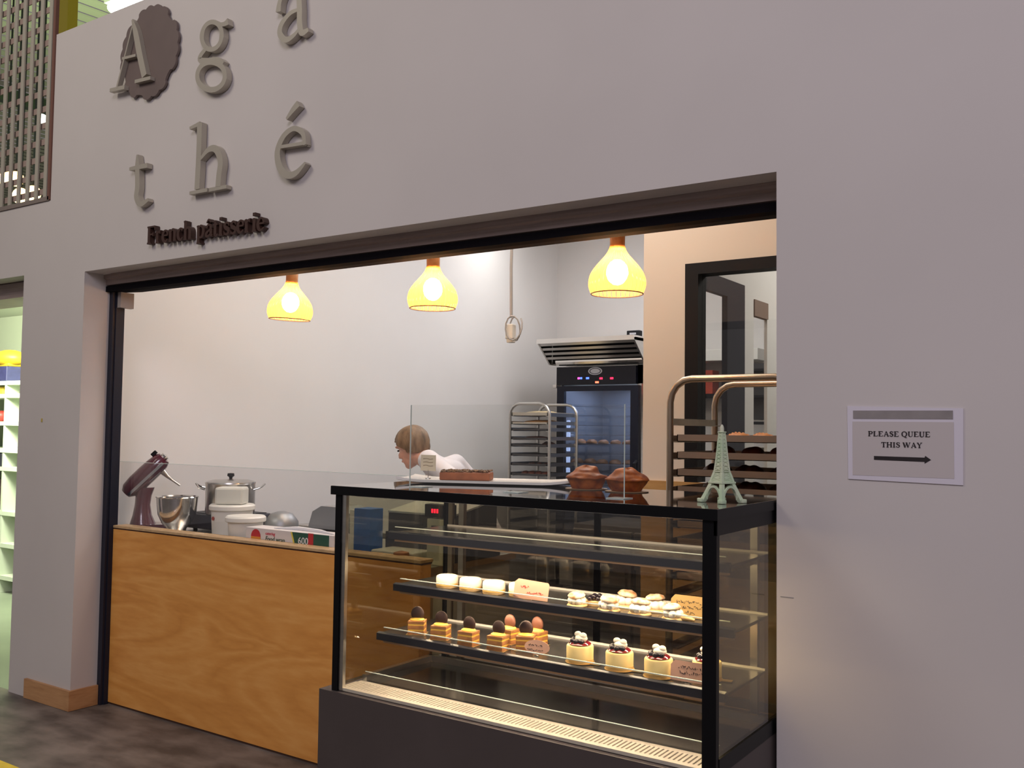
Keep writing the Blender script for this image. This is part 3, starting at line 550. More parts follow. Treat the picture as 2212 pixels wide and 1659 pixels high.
def lamp_proto():
    t = thing('pendant_lamp', (0, 0, 0), '', 'pendant lamp', 'wooden pendant lamps over the counter')   # origin at the rim
    MB().lathe([(0.0, 0.243), (0.029, 0.243), (0.031, 0.240), (0.030, 0.188), (0.029, 0.183), (0, 0.183)], n=24).obj('cap', CAPW, t)
    prof = [(0.030, 0.195), (0.036, 0.176), (0.049, 0.155), (0.069, 0.132), (0.091, 0.106), (0.107, 0.080), (0.1145, 0.053), (0.114, 0.028), (0.104, 0.0)]
    dp = dense(prof, 3); b = MB(); n = 36
    for i in range(n):                    # 36 bent veneer strips with slits between them
        a0 = 2*math.pi*(i+0.06)/n; a1 = 2*math.pi*(i+0.94)/n; am = (a0+a1)/2; vs = []
        for r, z in dp:
            for a, rr in ((a0, r), (am, r*1.004), (a1, r)): vs.append((rr*math.cos(a), rr*math.sin(a), z))
        fs = [(3*j+k, 3*j+k+1, 3*j+k+4, 3*j+k+3) for j in range(len(dp)-1) for k in (0, 1)]
        b.add(vs, fs, True)
    b.obj('lamp_shade', SHADE, t)
    MB().tube([(0.104*math.cos(2*math.pi*i/32), 0.104*math.sin(2*math.pi*i/32), 0.0) for i in range(32)], 0.0022, 6, True).obj('rim_ring', mat('rim_brown', (0.10, 0.04, 0.02), 0.5), t)
    MB().ball((0, 0, 0.088), 0.044, 0.044, 0.052).obj('bulb', mat('bulb_glow', (1, 1, 1), 0.5, emit=100, ecol=(1.0, 0.74, 0.46)), t)
    MB().cyl((0, 0, 0.243), 0.006, 3.60-2.045-0.243, 8).obj('cord', mat('white_cord', (0.62, 0.60, 0.60), 0.5), t)
    return t
lp = lamp_proto(); LL = [(-3.667, 'wooden pendant lamp, leftmost of the three glowing lamps'), (-2.725, 'wooden pendant lamp, middle of the three glowing lamps'), (-1.775, 'wooden pendant lamp, rightmost and nearest of the three glowing lamps')]
lp.location = (LL[0][0], 0.5, 2.045); lp['label'] = LL[0][1]
lp.rotation_euler = (0, math.radians(3), 0)
for x, lb in LL[1:]: q_ = copy_tree(lp, (x, 0.5, 2.045), lb); q_.rotation_euler = (0, 0, 0)
# hanging cable with a coiled end
hc = thing('hanging_cable', (-2.97, 1.5, 2.0), 'grey cable hanging from the ceiling with a coiled plug end', 'cable')
CB = mat('grey_cable', (0.42, 0.41, 0.41), 0.5)
MB().tube([(0, 0, 1.60), (0.004, 0, 0.9), (-0.005, 0, 0.4), (0.0, 0, 0.12)], 0.009, 8).obj('drop_cord', CB, hc)
MB().tube([(0.005+0.042*math.cos(a)+0.002*a, 0.03*math.sin(a*0.5), 0.06+0.068*math.sin(a)) for a in [math.pi/2+2*math.pi*i/24*1.9 for i in range(25)]], 0.0045, 8).obj('coil', CB, hc)
MB().cbox(-0.028, 0.022, -0.02, 0.02, 0.0, 0.085, 0.006).cbox(-0.02, 0.02, -0.018, 0.018, -0.02, 0.0, 0.004).obj('plug_socket', WHITEP, hc)

# ================================================================ OVEN / PROVER
ov = thing('bakery_oven', (-4.03, 4.4, 0), 'tall glass-door bakery oven with a louvred steel hood in the back corner', 'oven')
MB().box(-0.42, -0.38, 0.02, 0.85, 0.12, 2.06).box(0.38, 0.42, 0.02, 0.85, 0.12, 2.06).box(-0.42, 0.42, 0.80, 0.85, 0.12, 2.06).box(-0.42, 0.42, 0.02, 0.85, 0.12, 0.45).box(-0.42, 0.42, 0.02, 0.85, 1.90, 2.06).obj('oven_body', STEEL, ov)
MB().box(-0.38, 0.38, 0.78, 0.80, 0.45, 1.90).box(-0.379, -0.37, 0.05, 0.8, 0.45, 1.9).obj('oven_liner', mat('liner', (0.30, 0.32, 0.35), 0.35, 0.3), ov)
MB().box(-0.405, 0.385, -0.02, 0.02, 1.895, 2.055).obj('control_panel', mat('panel_black', (0.006, 0.006, 0.010), 0.35, spec=0.25), ov)
dr = MB().box(-0.40, -0.325, -0.02, 0.02, 0.40, 1.885).box(0.335, 0.41, -0.02, 0.02, 0.40, 1.885).box(-0.325, 0.335, -0.02, 0.02, 1.84, 1.885).box(-0.325, 0.335, -0.02, 0.02, 0.40, 0.47).obj('door', mat('panel_navy', (0.007, 0.008, 0.016), 0.4, spec=0.25), ov)
MB().box(-0.325, 0.335, -0.006, 0.0, 0.47, 1.84).obj('door_glass', glass('oven_glass', (0.66, 0.71, 0.84)), dr)
MB().tube([(0.40, -0.03, 0.9), (0.40, -0.07, 0.92), (0.40, -0.07, 1.22), (0.40, -0.03, 1.24)], 0.014, 8).obj('door_handle', BLACK, dr)
MB().cbox(-0.44, -0.40, -0.03, 0.02, 1.87, 1.90, 0.004).obj('hinge', STEEL, dr)
for sx in (-0.36, 0.36):
    for sy in (0.1, 0.75): MB().cyl((sx, sy, 0), 0.025, 0.12, 10).obj('foot', STEEL, ov)
e_ = [(0.07*math.cos(2*math.pi*i/28), 0.034*math.sin(2*math.pi*i/28)) for i in range(28)]
MB().add([(p[0]-0.01, -0.0215, p[1]+2.013) for p in e_]+[(p[0]*.82-0.01, -0.0215, p[1]*.78+2.013) for p in e_], [(i, (i+1) % 28, 28+(i+1) % 28, 28+i) for i in range(28)]).add([(p[0]*.7-0.01, -0.0215, p[1]*.62+2.013) for p in e_], [tuple(range(28))]).obj('oval_badge', mat('badge_grey', (0.34, 0.34, 0.36), 0.5), ov)
LR = mat('led_red', (1, 0.02, 0.03)); LBU = mat('led_blue', (0.05, 0.1, 1), 0.4, emit=4, ecol=(0.05, 0.12, 1))
for i, (dx, dz, m_, w_) in enumerate([(-0.175, 1.953, mat('led_magenta', (1, 0.1, 0.6), 0.4, emit=4, ecol=(1, 0.05, 0.45)), 0.02), (-0.15, 1.953, LBU, 0.02), (-0.085, 1.952, LBU, 0.03), (0.05, 1.948, LR, 0.03), (0.155, 1.947, LR, 0.03), (0.01, 1.915, mat('led_orange', (1, 0.2, 0.1), 0.4, emit=4, ecol=(1, 0.1, 0.05)), 0.034)]):
    MB().box(dx-w_/2, dx+w_/2, -0.0225, -0.021, dz-0.008, dz+0.008).obj('status_light', m_, ov)
for i in range(14):
    z = 0.60+i*0.085; pieces(MB().box(-0.32, 0.33, 0.04, 0.045, z, z+0.004).box(-0.32, 0.33, 0.60, 0.605, z, z+0.004).obj('shelf_rail', STEEL, ov))
for z in (1.366, 1.19): MB().box(-0.31, 0.33, 0.05, 0.62, z, z+0.012).obj('oven_tray', STEEL, ov)
for i in range(5): MB().cbox(-0.315, -0.275, 0.005, 0.02, 1.545-i*0.105-0.03, 1.545-i*0.105+0.035, 0.008).obj('door_lamp', mat('door_lamp', (0.9, 0.95, 1), 0.4, emit=1.0+0.15*i, ecol=(0.75, 0.85, 1.0)), ov)
for z in (1.61, 1.265): MB().box(0.06, 0.105, 0.60, 0.61, z-0.025, z+0.02).obj('inner_lamp', mat('inner_lamp', (0.9, 0.95, 1), 0.4, emit=3, ecol=(0.75, 0.85, 1.0)), ov)
l_ = bpy.data.lights.new('oven_glow', 'AREA'); l_.energy = 4.5; l_.color = (0.80, 0.88, 1.0); l_.size = 0.5; lo = bpy.data.objects.new('oven_glow', l_); C.objects.link(lo); lo.location = (0.0, 0.33, 1.88); lo.parent = ov
hood = MB()
hood.prism([(0.45, 2.07), (0.0, 2.07), (-0.02, 2.10), (-0.02, 2.115), (0.45, 2.115)], -0.42, 0.45, 'yz')
hood.box(-0.50, 0.46, -0.21, 0.55, 2.255, 2.295); hood.obj('hood_frame', CHROME, ov)
sd = MB().prism([(0.0, 2.08), (-0.21, 2.27), (-0.18, 2.28), (0.45, 2.28), (0.45, 2.08)], -0.50, -0.485, 'yz').prism([(0.0, 2.08), (-0.21, 2.27), (-0.18, 2.28), (0.45, 2.28), (0.45, 2.08)], 0.445, 0.46, 'yz'); pieces(sd.obj('hood_side', STEEL, ov))
MB().box(-0.48, 0.44, 0.03, 0.04, 2.09, 2.26).obj('hood_filter', BLACK, ov)
for i in range(4):
    z = 2.125+i*0.037; y = -0.045-i*0.041
    MB().prism([(y, z), (y+0.03, z+0.004), (y+0.012, z+0.024), (y-0.018, z+0.020)], -0.485, 0.445, 'yz').obj('louvre', STEEL, ov)
bk = thing('black_sensor', (-3.64, 4.34, 2.295), 'small black box sitting on top of the oven hood', 'sensor box')
MB().cbox(-0.06, 0.06, -0.03, 0.03, 0, 0.05, 0.006).obj('sensor_case', BLACK, bk); MB().box(-0.03, 0.03, -0.032, -0.03, 0.015, 0.03).obj('indicator', mat('badge_grey', (0.34, 0.34, 0.36), 0.5), bk)

# ================================================================ BREADS
CR1 = mat('golden_crust', (0.62, 0.27, 0.08), 0.5, col2=(0.38, 0.12, 0.03), scale=18)
CR2 = mat('dark_crust', (0.16, 0.050, 0.028), 0.5, col2=(0.055, 0.020, 0.014), scale=18)
CR3 = mat('red_crust', (0.30, 0.075, 0.03), 0.45, col2=(0.15, 0.035, 0.015), scale=14)
CR4 = mat('pale_dough', (0.72, 0.55, 0.30), 0.6, var=0.3, scale=12)
def loaf(name, L, r, h, m, seed, curve=0.0, ridges=0):
    b = MB(); n = 14; N = 14; vs = []
    for i in range(N+1):
        t = i/N*2-1; k = math.sqrt(max(0.0, 1-abs(t)**2.6)); k = max(k, 0.02)
        if ridges: k *= 1-0.16*abs(math.sin(ridges*math.pi*(t+1)/2))
        for j in range(n):
            a = 2*math.pi*j/n; z = math.sin(a)*h*k; z = z if z > 0 else z*0.35
            vs.append((t*L/2, math.cos(a)*r*k+curve*t*t, z+h*0.35*k))
    b.add(vs, [(i*n+j, i*n+(j+1) % n, (i+1)*n+(j+1) % n, (i+1)*n+j) for i in range(N) for j in range(n)]+[tuple(range(n)), tuple(N*n+j for j in range(n))], True)
    o = b.obj(name, m); noisy(o, 0.006, 22, seed); return o
def place(o, x, y, z, rz, lab, cat, grp, first=False, sc=1.0):
    c = o if first else o.copy()
    if not first: C.objects.link(c)
    c.location = (x, y, z); c.rotation_euler = (0, 0, rz); c.scale = (sc,)*3
    return tag(c, lab, cat, grp)
POS = ['leftmost', 'second from left', 'third from left', 'fourth from left', 'fifth from left', 'sixth from left', 'rightmost']
def rowof(proto, n, x0, x1, y, z, noun, where, cat, grp, rz=0.0, sc=1.0, first=[None]):
    for i in range(n):
        x = x0+(x1-x0)*i/max(1, n-1)
        pos = POS[i] if i < n-1 else 'rightmost'
        place(proto, x, y+random.uniform(-0.01, 0.01), z, rz+random.uniform(-0.25, 0.25), noun+' on '+where+', '+pos, cat, grp, sc=sc*random.uniform(0.94, 1.06))
croissant = loaf('croissant', 0.145, 0.04, 0.036, CR1, 1, 0.03, 7)
bun_d = loaf('brioche_loaf', 0.17, 0.06, 0.042, CR2, 2, 0, 3)
bun_r = loaf('brioche_bun', 0.12, 0.055, 0.04, CR3, 3, 0, 0)
dough = loaf('dough_sheet', 0.36, 0.16, 0.012, CR4, 4)
roll = loaf('golden_roll', 0.10, 0.045, 0.028, CR1, 5)
# oven breads
rowof(roll, 5, -4.25, -3.78, 4.50, 1.378, 'golden bread roll', 'the upper oven tray', 'bread roll', 'rolls in the oven')
rowof(roll, 5, -4.28, -3.77, 4.50, 1.202, 'golden bread roll', 'the lower oven tray', 'bread roll', 'rolls in the oven', sc=1.1)

# ================================================================ TRAY RACKS
BROWNST = mat('warm_steel', (0.40, 0.29, 0.22), 0.38, 0.85, var=0.15, scale=4)
def rack(loc, w, d, h, zs, r, lab, name='tray_rack', STEEL=STEEL):
    t = thing(name, loc, lab, 'tray rack'); c = 0.10
    for y in (0, d):
        p = [(0, y, 0.12), (0, y, h-c)]+[(c-c*math.cos(a), y, h-c+c*math.sin(a)) for a in (0.4, 0.8, 1.2)]+[(c, y, h), (w-c, y, h)]+[(w-c+c*math.sin(a), y, h-c+c*math.cos(a)) for a in (0.4, 0.8, 1.2)]+[(w, y, h-c), (w, y, 0.12)]
        MB().tube(p, r, 12).obj('frame_hoop', STEEL, t)
    for x in (0, w):
        MB().box(x-r*0.8, x+r*0.8, 0, d, 0.12, 0.15).obj('base_rail', STEEL, t)
        for y in (0.02, d-0.02): MB().lathe([(0.035, -0.014), (0.035, 0.014)], (x, y, 0.045), 14, 'x').cyl((x, y, 0.07), 0.012, 0.06, 8).obj('castor', BLACK, t)
    for z in zs:
        for s_, x in ((1, 0), (-1, w)): MB().box(x+min(0, s_*0.03)+s_*r*0.5, x+max(0, s_*0.03)+s_*r*0.5, 0, d, z, z+0.004).box(x+s_*r*0.5-0.002, x+s_*r*0.5+0.002, 0, d, z, z+0.03).obj('runner', STEEL, t)
    return t
BROWNST = mat('warm_steel', (0.40, 0.29, 0.22), 0.38, 0.85, var=0.15, scale=4)
zs = [1.523-0.073*i for i in range(17)]
rack((-1.725, 0.9, 0), 0.56, 0.5, 1.722, zs, 0.0155, 'large steel tray rack on castors behind the right end of the display, holding dark loaves', STEEL=mat('aged_steel', (0.44, 0.36, 0.28), 0.33, 0.95, var=0.2, scale=5))
def tray(x, y, z, w, d, m, lab, grp, hgt=0.026):
    b = MB().box(0, w, 0, d, 0, 0.003).box(0, w, 0, 0.004, 0, hgt).box(0, w, d-0.004, d, 0, hgt).box(0, 0.004, 0, d, 0, hgt).box(w-0.004, w, 0, d, 0, hgt)
    o = b.obj('baking_tray', m); o.location = (x, y, z); return tag(o, lab, 'tray', grp)
TH = ['top', 'second', 'third', 'fourth', 'fifth', 'sixth', 'seventh', 'eighth', 'ninth', 'tenth', 'eleventh', 'twelfth']
for i in range(10):
    if i == 0: continue
    tray(-1.690, 0.895, zs[i]+0.0045, 0.49, 0.46, BROWNST, 'brown steel baking tray in the large rack, '+TH[i-1]+' from the top', 'trays in the large rack', 0.030)
rowof(croissant, 3, -1.50, -1.28, 1.10, zs[1]+0.012, 'golden croissant', 'the top tray of the large rack', 'croissant', 'croissants in the large rack', sc=0.78)
rowof(bun_r, 3, -1.56, -1.30, 1.10, zs[2]+0.01, 'reddish brown bun', 'the second tray of the large rack', 'bun', 'buns in the large rack', sc=0.95)
rowof(bun_d, 3, -1.60, -1.30, 1.12, zs[3]+0.01, 'dark brown loaf', 'the third tray of the large rack', 'loaf', 'dark loaves in the large rack', sc=0.82)
rowof(bun_d, 3, -1.60, -1.30, 1.12, zs[4]+0.01, 'dark brown loaf', 'the fourth tray of the large rack', 'loaf', 'dark loaves in the large rack', sc=0.84)
for k in (5, 6, 7, 8): rowof(bun_d, 3, -1.60, -1.28, 1.12, zs[k]+0.01, 'dark brown loaf', 'the '+TH[k-1]+' tray of the large rack', 'loaf', 'dark loaves in the large rack', sc=0.82)
zs2 = [1.606, 1.535, 1.480, 1.405, 1.345, 1.265, 1.185, 1.10, 1.0, 0.9, 0.8, 0.7, 0.6]
rack((-4.58, 3.86, 0), 0.40, 0.45, 1.715, zs2, 0.013, 'narrow steel tray rack on castors beside the oven')
for i, z in enumerate(zs2[:9]):
    tray(-4.558, 3.86, z+0.0045, 0.356, 0.43, TRAYM if i not in (0, 1) else mat('pale_tray', (0.42, 0.37, 0.30), 0.4), 'baking tray in the narrow rack beside the oven, '+TH[i]+' from the top', 'trays in the narrow rack', 0.018 if i else 0.03)
place(dough, -4.38, 4.06, zs2[0]+0.014, 0.05, 'pale sheet of dough on the top tray of the narrow rack', 'dough', 'dough on the narrow rack', sc=0.9).scale = (0.9, 0.9, 2.2)
d2 = place(dough, -4.38, 4.06, zs2[1]+0.014, -0.05, 'golden baked sheet on the second tray of the narrow rack', 'flatbread', 'dough on the narrow rack', sc=0.9); d2.scale = (0.9, 0.9, 1.9); d2.data = d2.data.copy(); d2.data.materials[0] = mat('baked_gold', (0.72, 0.38, 0.12), 0.5, var=0.3, scale=10)
place(bun_r, -4.40, 4.01, zs2[3]+0.008, 0, 'flat reddish pastry on the fourth tray of the narrow rack', 'pastry', 'dough on the narrow rack', sc=1.2).scale = (2.2, 1.2, 0.5)
place(bun_d, -4.28, 4.01, zs2[4]+0.008, 0.4, 'dark loaf on the fifth tray of the narrow rack', 'loaf', 'dark loaves in the narrow rack', sc=0.8)
rowof(bun_d, 3, -4.43, -4.28, 3.99, zs2[6]+0.008, 'dark loaf', 'the seventh tray of the narrow rack', 'loaf', 'dark loaves in the narrow rack', sc=0.45)
rowof(bun_r, 4, -4.49, -4.28, 3.97, zs2[7]+0.008, 'reddish muffin-shaped bun', 'the eighth tray of the narrow rack', 'bun', 'buns in the narrow rack', sc=0.62)
for p in (croissant, bun_d, bun_r, dough, roll): bpy.data.objects.remove(p)

# kitchen table the baker leans on, and things seen through the window
kt = thing('kitchen_table', (-3.85, 1.6, 0), 'dark-fronted kitchen work table the baker leans over', 'table')
MB().cbox(-0.5, 0.45, -0.4, 0.4, 0.87, 0.90, 0.004).obj('table_top', STEEL, kt); MB().box(-0.48, 0.43, -0.36, 0.36, 0.1, 0.87).obj('cabinet', mat('dark_cupboard', (0.05, 0.04, 0.035), 0.5), kt)
for sx in (-0.4, 0.36):
    for sy in (-0.3, 0.3): MB().cyl((sx, sy, 0), 0.02, 0.1, 8).obj('foot', STEEL, kt)
uc = thing('under_counter_fridge', (-2.75, 2.9, 0), 'low dark under-counter fridge in the kitchen seen through the display glass', 'fridge')
MB().cbox(-0.45, 0.45, -0.3, 0.3, 0.08, 0.88, 0.006).obj('cabinet', mat('dark_cupboard', (0.05, 0.04, 0.035), 0.5), uc)
for s_ in (-1, 1): f_ = MB().cbox(min(0, s_*0.43)+s_*0.01, max(0, s_*0.43)+s_*0.01, -0.325, -0.302, 0.12, 0.85, 0.004).obj('door', mat('door_dark_steel', (0.20, 0.19, 0.18), 0.35, 0.8), uc); MB().box(s_*0.03-0.008, s_*0.03+0.008, -0.35, -0.325, 0.4, 0.62).obj('handle', CHROME, f_)
MB().box(-0.40, 0.40, -0.25, 0.25, 0, 0.08).obj('plinth', BLACK, uc)
ws = thing('wall_cabinet', (-3.35, 5.15, 2.12), 'white wall cabinet seen through the partition window', 'cabinet')
MB().cbox(-0.35, 0.55, -0.15, 0.145, 0, 0.10, 0.004).obj('cabinet_body', WHITEP, ws)
wr = thing('wall_shelf', (-3.35, 5.15, 1.80), 'dark shelf on the back wall seen through the partition window', 'shelf')
MB().box(-0.35, 0.55, -0.13, 0.145, 0, 0.03).obj('shelf_board', BLACK, wr)
rc = thing('red_carton', (-3.38, 5.08, 1.83), 'red carton on the dark shelf seen through the partition window', 'carton'); MB().cbox(-0.16, 0.16, -0.05, 0.10, 0, 0.21, 0.003).obj('carton_body', mat('carton_red', (0.45, 0.06, 0.03), 0.5, var=0.4, scale=9), rc)
st_ = thing('storage_rack', (-2.66, 4.6, 0), 'tall black storage unit in the room behind the partition window', 'storage rack')
for x in (-0.2, 0.2):
    for y in (-0.2, 0.2): MB().box(x-0.012, x+0.012, y-0.012, y+0.012, 0, 2.1).obj('post', BLACK, st_)
for i in range(9): MB().box(-0.2, 0.2, -0.2, 0.2, 0.3+0.21*i, 0.32+0.21*i).obj('shelf', BLACK, st_)
MB().box(-0.19, 0.19, -0.1, 0.19, 1.60, 2.05).obj('equipment', mat('dark_plastic', (0.035, 0.035, 0.037), 0.5), st_)

# ================================================================ CAKE DISPLAY
cx_, cy_ = -1.665, -0.135
ca = thing('cake_display', (cx_, cy_, 0), 'black framed refrigerated glass cake display standing in the shop opening', 'display case')
def cb(x0, x1, y0, y1, z0, z1): return MB().box(x0-cx_, x1-cx_, y0-cy_, y1-cy_, z0, z1)
XL, XR, YF, YB = -2.372, -0.968, -0.45, 0.18
b = cb(-2.42, XR, -0.462, 0.17, 0.03, 0.588); b.obj('base', CASEBASE, ca)
cb(-2.38, -1.0, -0.43, 0.15, 0, 0.03).obj('plinth', BLACK, ca)
MB().cbox(-2.388-cx_, -0.963-cx_, -0.458-cy_, 0.19-cy_, 1.262, 1.293, 0.0015).obj('top_slab', TOPGL, ca)
cb(-0.976, -0.9655, YF, YB, 1.222, 1.262).obj('side_fascia', CBLACK, ca); cb(-2.388, -0.963, -0.4595, -0.458, 1.2625, 1.2922).obj('front_fascia', CBLACK, ca); cb(-0.963, -0.9618, -0.4595, 0.19, 1.2625, 1.2922).obj('side_trim', CBLACK, ca); cb(XL, XR, 0.17, 0.185, 1.24, 1.262).obj('rear_fascia', CBLACK, ca)
cb(XL, -2.347, YF, -0.425, 0.588, 1.262).obj('corner_post', CBLACK, ca); cb(-1.008, XR, YF, -0.430, 0.588, 1.262).obj('corner_post', CBLACK, ca)
cb(XL, -2.347, 0.16, YB, 0.588, 1.262).obj('corner_post', CBLACK, ca); cb(-0.985, XR, 0.16, YB, 0.588, 1.262).obj('corner_post', CBLACK, ca)
cb(-2.345, -2.327, -0.444, -0.43, 0.592, 1.262).obj('steel_edge_strip', STEEL, ca)
cb(-2.347, -1.008, -0.447, -0.441, 0.594, 1.262).obj('front_glass', CLEAR, ca)
cb(-2.368, -2.362, -0.425, 0.16, 0.60, 1.262).obj('side_glass', TINT, ca); cb(-0.976, -0.970, -0.430, 0.16, 0.63, 1.222).obj('side_glass', TINT, ca)
cb(-0.982, -0.966, -0.430, 0.16, 0.588, 0.632).obj('lower_rail', CBLACK, ca)
for x0, x1 in ((-2.347, -1.66), (-1.68, -0.985)):
    d = cb(x0+.02, x1-.02, 0.164, 0.168, 0.63, 1.22); d = d.obj('rear_door', BACKT, ca)
    b = cb(x0, x0+.02, 0.158, 0.174, 0.60, 1.24); b.v += []; b.box(x1-.02-cx_, x1-cx_, 0.158-cy_, 0.174-cy_, 0.60, 1.24).box(x0-cx_, x1-cx_, 0.158-cy_, 0.174-cy_, 0.60, 0.63).box(x0-cx_, x1-cx_, 0.158-cy_, 0.174-cy_, 1.22, 1.24); b.obj('door_frame', mat('door_frame_steel', (0.34, 0.30, 0.24), 0.35, 0.9), d)
# deck, grille, rails
cb(-2.345, -0.985, -0.33, 0.15, 0.590, 0.600).obj('deck', mat('deck_dark', (0.03, 0.028, 0.028), 0.12, 0.3), ca)
g = MB(); g.box(-2.345-cx_, -1.01-cx_, -0.44-cy_, -0.418-cy_, 0.590, 0.600).box(-2.345-cx_, -1.01-cx_, -0.352-cy_, -0.33-cy_, 0.590, 0.600)
n = 92
for i in range(n+1):
    x = -2.345+1.335*i/n; g.box(x-0.0045-cx_, x+0.0045-cx_, -0.418-cy_, -0.352-cy_, 0.592, 0.600)
g.obj('air_grille', mat('grille_steel', (0.66, 0.60, 0.52), 0.38, 0.35), ca)
cb(-2.345, -1.01, -0.418, -0.352, 0.588, 0.5905).obj('grille_backing', mat('grille_dark', (0.12, 0.09, 0.07), 0.5), ca)
cb(-2.335, -1.01, -0.322, -0.318, 0.600, 0.630).obj('glass_riser', CLEAR, ca); cb(-2.335, -1.01, -0.322, -0.318, 0.630, 0.632).obj('riser_edge', CLEARE, ca)
cb(-2.34, -1.0, 0.035, 0.05, 0.600, 0.622).obj('deck_rail', STEEL, ca); cb(-2.34, -2.32, -0.33, 0.05, 0.600, 0.622).obj('deck_rail', STEEL, ca)
NOSE = mat('shelf_nose', (0.010, 0.012, 0.020), 0.3); LIT_LIP = mat('lamplit_brass', (0.62, 0.42, 0.26), 0.3, 0.9)
LED = mat('led_strip', (1, 0.8, 0.6), 0.5, emit=5, ecol=(1.0, 0.74, 0.48))
SH = [(1.121, -0.244, 0.087, -2.31), (0.930, -0.210, 0.082, -2.31), (0.763, -0.278, 0.060, -2.325)]
for i, (z, y0, y1, xl) in enumerate(SH):
    s_ = cb(xl, -1.012, y0+0.012, y1, z-0.012, z-0.004).obj('display_shelf', SHELFM, ca)
    p_ = [(y0-cy_, z-0.002), (y0-cy_, z-0.026), (y0+0.014-cy_, z-0.026), (y0+0.014-cy_, z+0.002)]
    MB().prism(p_, xl-cx_, -1.012-cx_, 'yz').obj('front_nosing', NOSE, s_)
    cb(xl+.02, -1.03, y0+0.016, y0+0.019, z-0.004, z+0.016).obj('price_rail', CLEAR, s_); cb(xl+.02, -1.03, y0+0.015, y0+0.020, z+0.016, z+0.0185).obj('price_rail_edge', CLEARE, s_)
    cb(xl+.03, -1.015, y0+0.003, y0+0.013, z-0.033, z-0.026).obj('lamplit_lip', LIT_LIP, s_)  # brass tone stands in for lamplight on the lower lip of the shelf
    cb(xl+.02, -1.012, y1-0.007, y1, z-0.006, z+0.0025).obj('rear_rail', mat('rail_satin', (0.88, 0.85, 0.82), 0.3, 0.0), s_)
    for x in (xl+0.06, -1.07): cb(x-0.004, x+0.004, y1-0.18, y1+0.07, z-0.045, z-0.012).obj('shelf_bracket', STEEL, s_)
for x in (-2.25, -1.07): cb(x-0.012, x+0.012, 0.115, 0.135, 0.60, 1.24).obj('shelf_upright', STEEL, ca)
cb(-2.32, -1.02, -0.405, -0.38, 1.256, 1.262).obj('top_lamp_strip', STEEL, ca)
for i, (y, z, pw_, ang) in enumerate([(-0.39, 1.252, 3, 35), (-0.205, 1.088, 6.5, 10), (-0.145, 0.897, 5.5, 12), (-0.262, 0.730, 2.2, -35)]):
    l = bpy.data.lights.new('shelf_lamp', 'AREA'); l.shape = 'RECTANGLE'; l.size = 1.26; l.size_y = 0.015; l.energy = pw_; l.color = (1.0, 0.76, 0.50)
    o = bpy.data.objects.new('shelf_lamp', l); C.objects.link(o); o.parent = ca; o.location = (-1.667-cx_, y-cy_, z); o.rotation_euler = (math.radians(ang), 0, 0)

# ---------------------------------------------------------------- cakes
CREAM = mat('cream', (0.86, 0.80, 0.66), 0.45); SPONGE = mat('sponge', (0.66, 0.42, 0.14), 0.7, var=0.25, scale=60)
CUST = mat('custard', (0.78, 0.47, 0.07), 0.5); CHOC = mat('cocoa', (0.030, 0.008, 0.005), 0.7, var=0.3, scale=30); CHOC_LIT = mat('cocoa_lit', (0.13, 0.045, 0.025), 0.6, var=0.2, scale=30)  # second cocoa is the same chocolate painted brighter for the lit rear discs
BERRY = mat('berry_glaze', (0.16, 0.008, 0.015), 0.12, coat=0.5); CHEESE = mat('cheesecake', (0.80, 0.62, 0.27), 0.5, var=0.06, scale=30); GOLD = mat('gold_board', (0.70, 0.50, 0.22), 0.3, 0.8)
TOAST = mat('toasted_top', (0.52, 0.22, 0.07), 0.5, col2=(0.80, 0.72, 0.58), scale=35); PUFF = mat('puff_pastry', (0.72, 0.48, 0.22), 0.6, var=0.25, scale=40)
def white_cake(x, y, lab):
    t = thing('white_cake', (x, y, 0.9265), lab, 'cake', 'round white cakes on the middle shelf'); t.scale = (0.86, 0.86, 1)
    MB().lathe([(0.0, 0), (0.046, 0), (0.047, 0.003), (0.0, 0.003)], n=24).obj('gold_board', GOLD, t)
    b = MB().lathe([(0.0, 0.003), (0.044, 0.003), (0.046, 0.012), (0.047, 0.032), (0.045, 0.040), (0.038, 0.044), (0.0, 0.046)], n=28); o = b.obj('cream_body', CREAM, t)
    MB().lathe([(0.0465, 0.006), (0.0475, 0.009), (0.0475, 0.014), (0.0465, 0.017)], n=28).obj('sponge_band', SPONGE, t); return t
white_cake(-2.118, -0.135, 'round white cake, leftmost on the middle shelf'); white_cake(-2.013, -0.135, 'round white cake, second from the left on the middle shelf'); white_cake(-1.912, -0.135, 'round white cake just left of the pink price card')
white_cake(-1.815, -0.115, 'round white cake half hidden behind the pink price card')
def puff(x, y, s, rz, lab, proto=[None]):
    if proto[0] is None:
        t = thing('cream_puff', (x, y, 0.9265), lab, 'cream cake', 'cream puffs with toasted tops')
        MB().lathe([(0, 0), (0.046, 0), (0.047, 0.004), (0.042, 0.010), (0, 0.010)], n=20).obj('pastry_base', PUFF, t)
        b = MB()
        for i in range(7):
            a = 2*math.pi*i/7; b.ball((0.027*math.cos(a), 0.027*math.sin(a), 0.024), 0.017, 0.017, 0.018, 12, 8)
        b.ball((0, 0, 0.028), 0.026, 0.026, 0.022); b.obj('piped_cream', CREAM, t)
        h = MB(); N = 20; prof = [(0.0, 0.040), (0.036, 0.042), (0.040, 0.047), (0.034, 0.057), (0.018, 0.064), (0, 0.066)]; h.lathe(prof, n=N, rot=Matrix.Rotation(math.radians(8), 3, 'X')); o = h.obj('toasted_lid', TOAST, t); noisy(o, 0.004, 60, 3)
        t.scale = (s, s, s); t.rotation_euler = (0, 0, rz); proto[0] = t; return t
    c = copy_tree(proto[0], (x, y, 0.9265), lab, rz); c.scale = (s,)*3; return c
puff(-1.565, -0.155, 0.72, 0, 'cream puff with a toasted lid standing alone right of the pink price card')
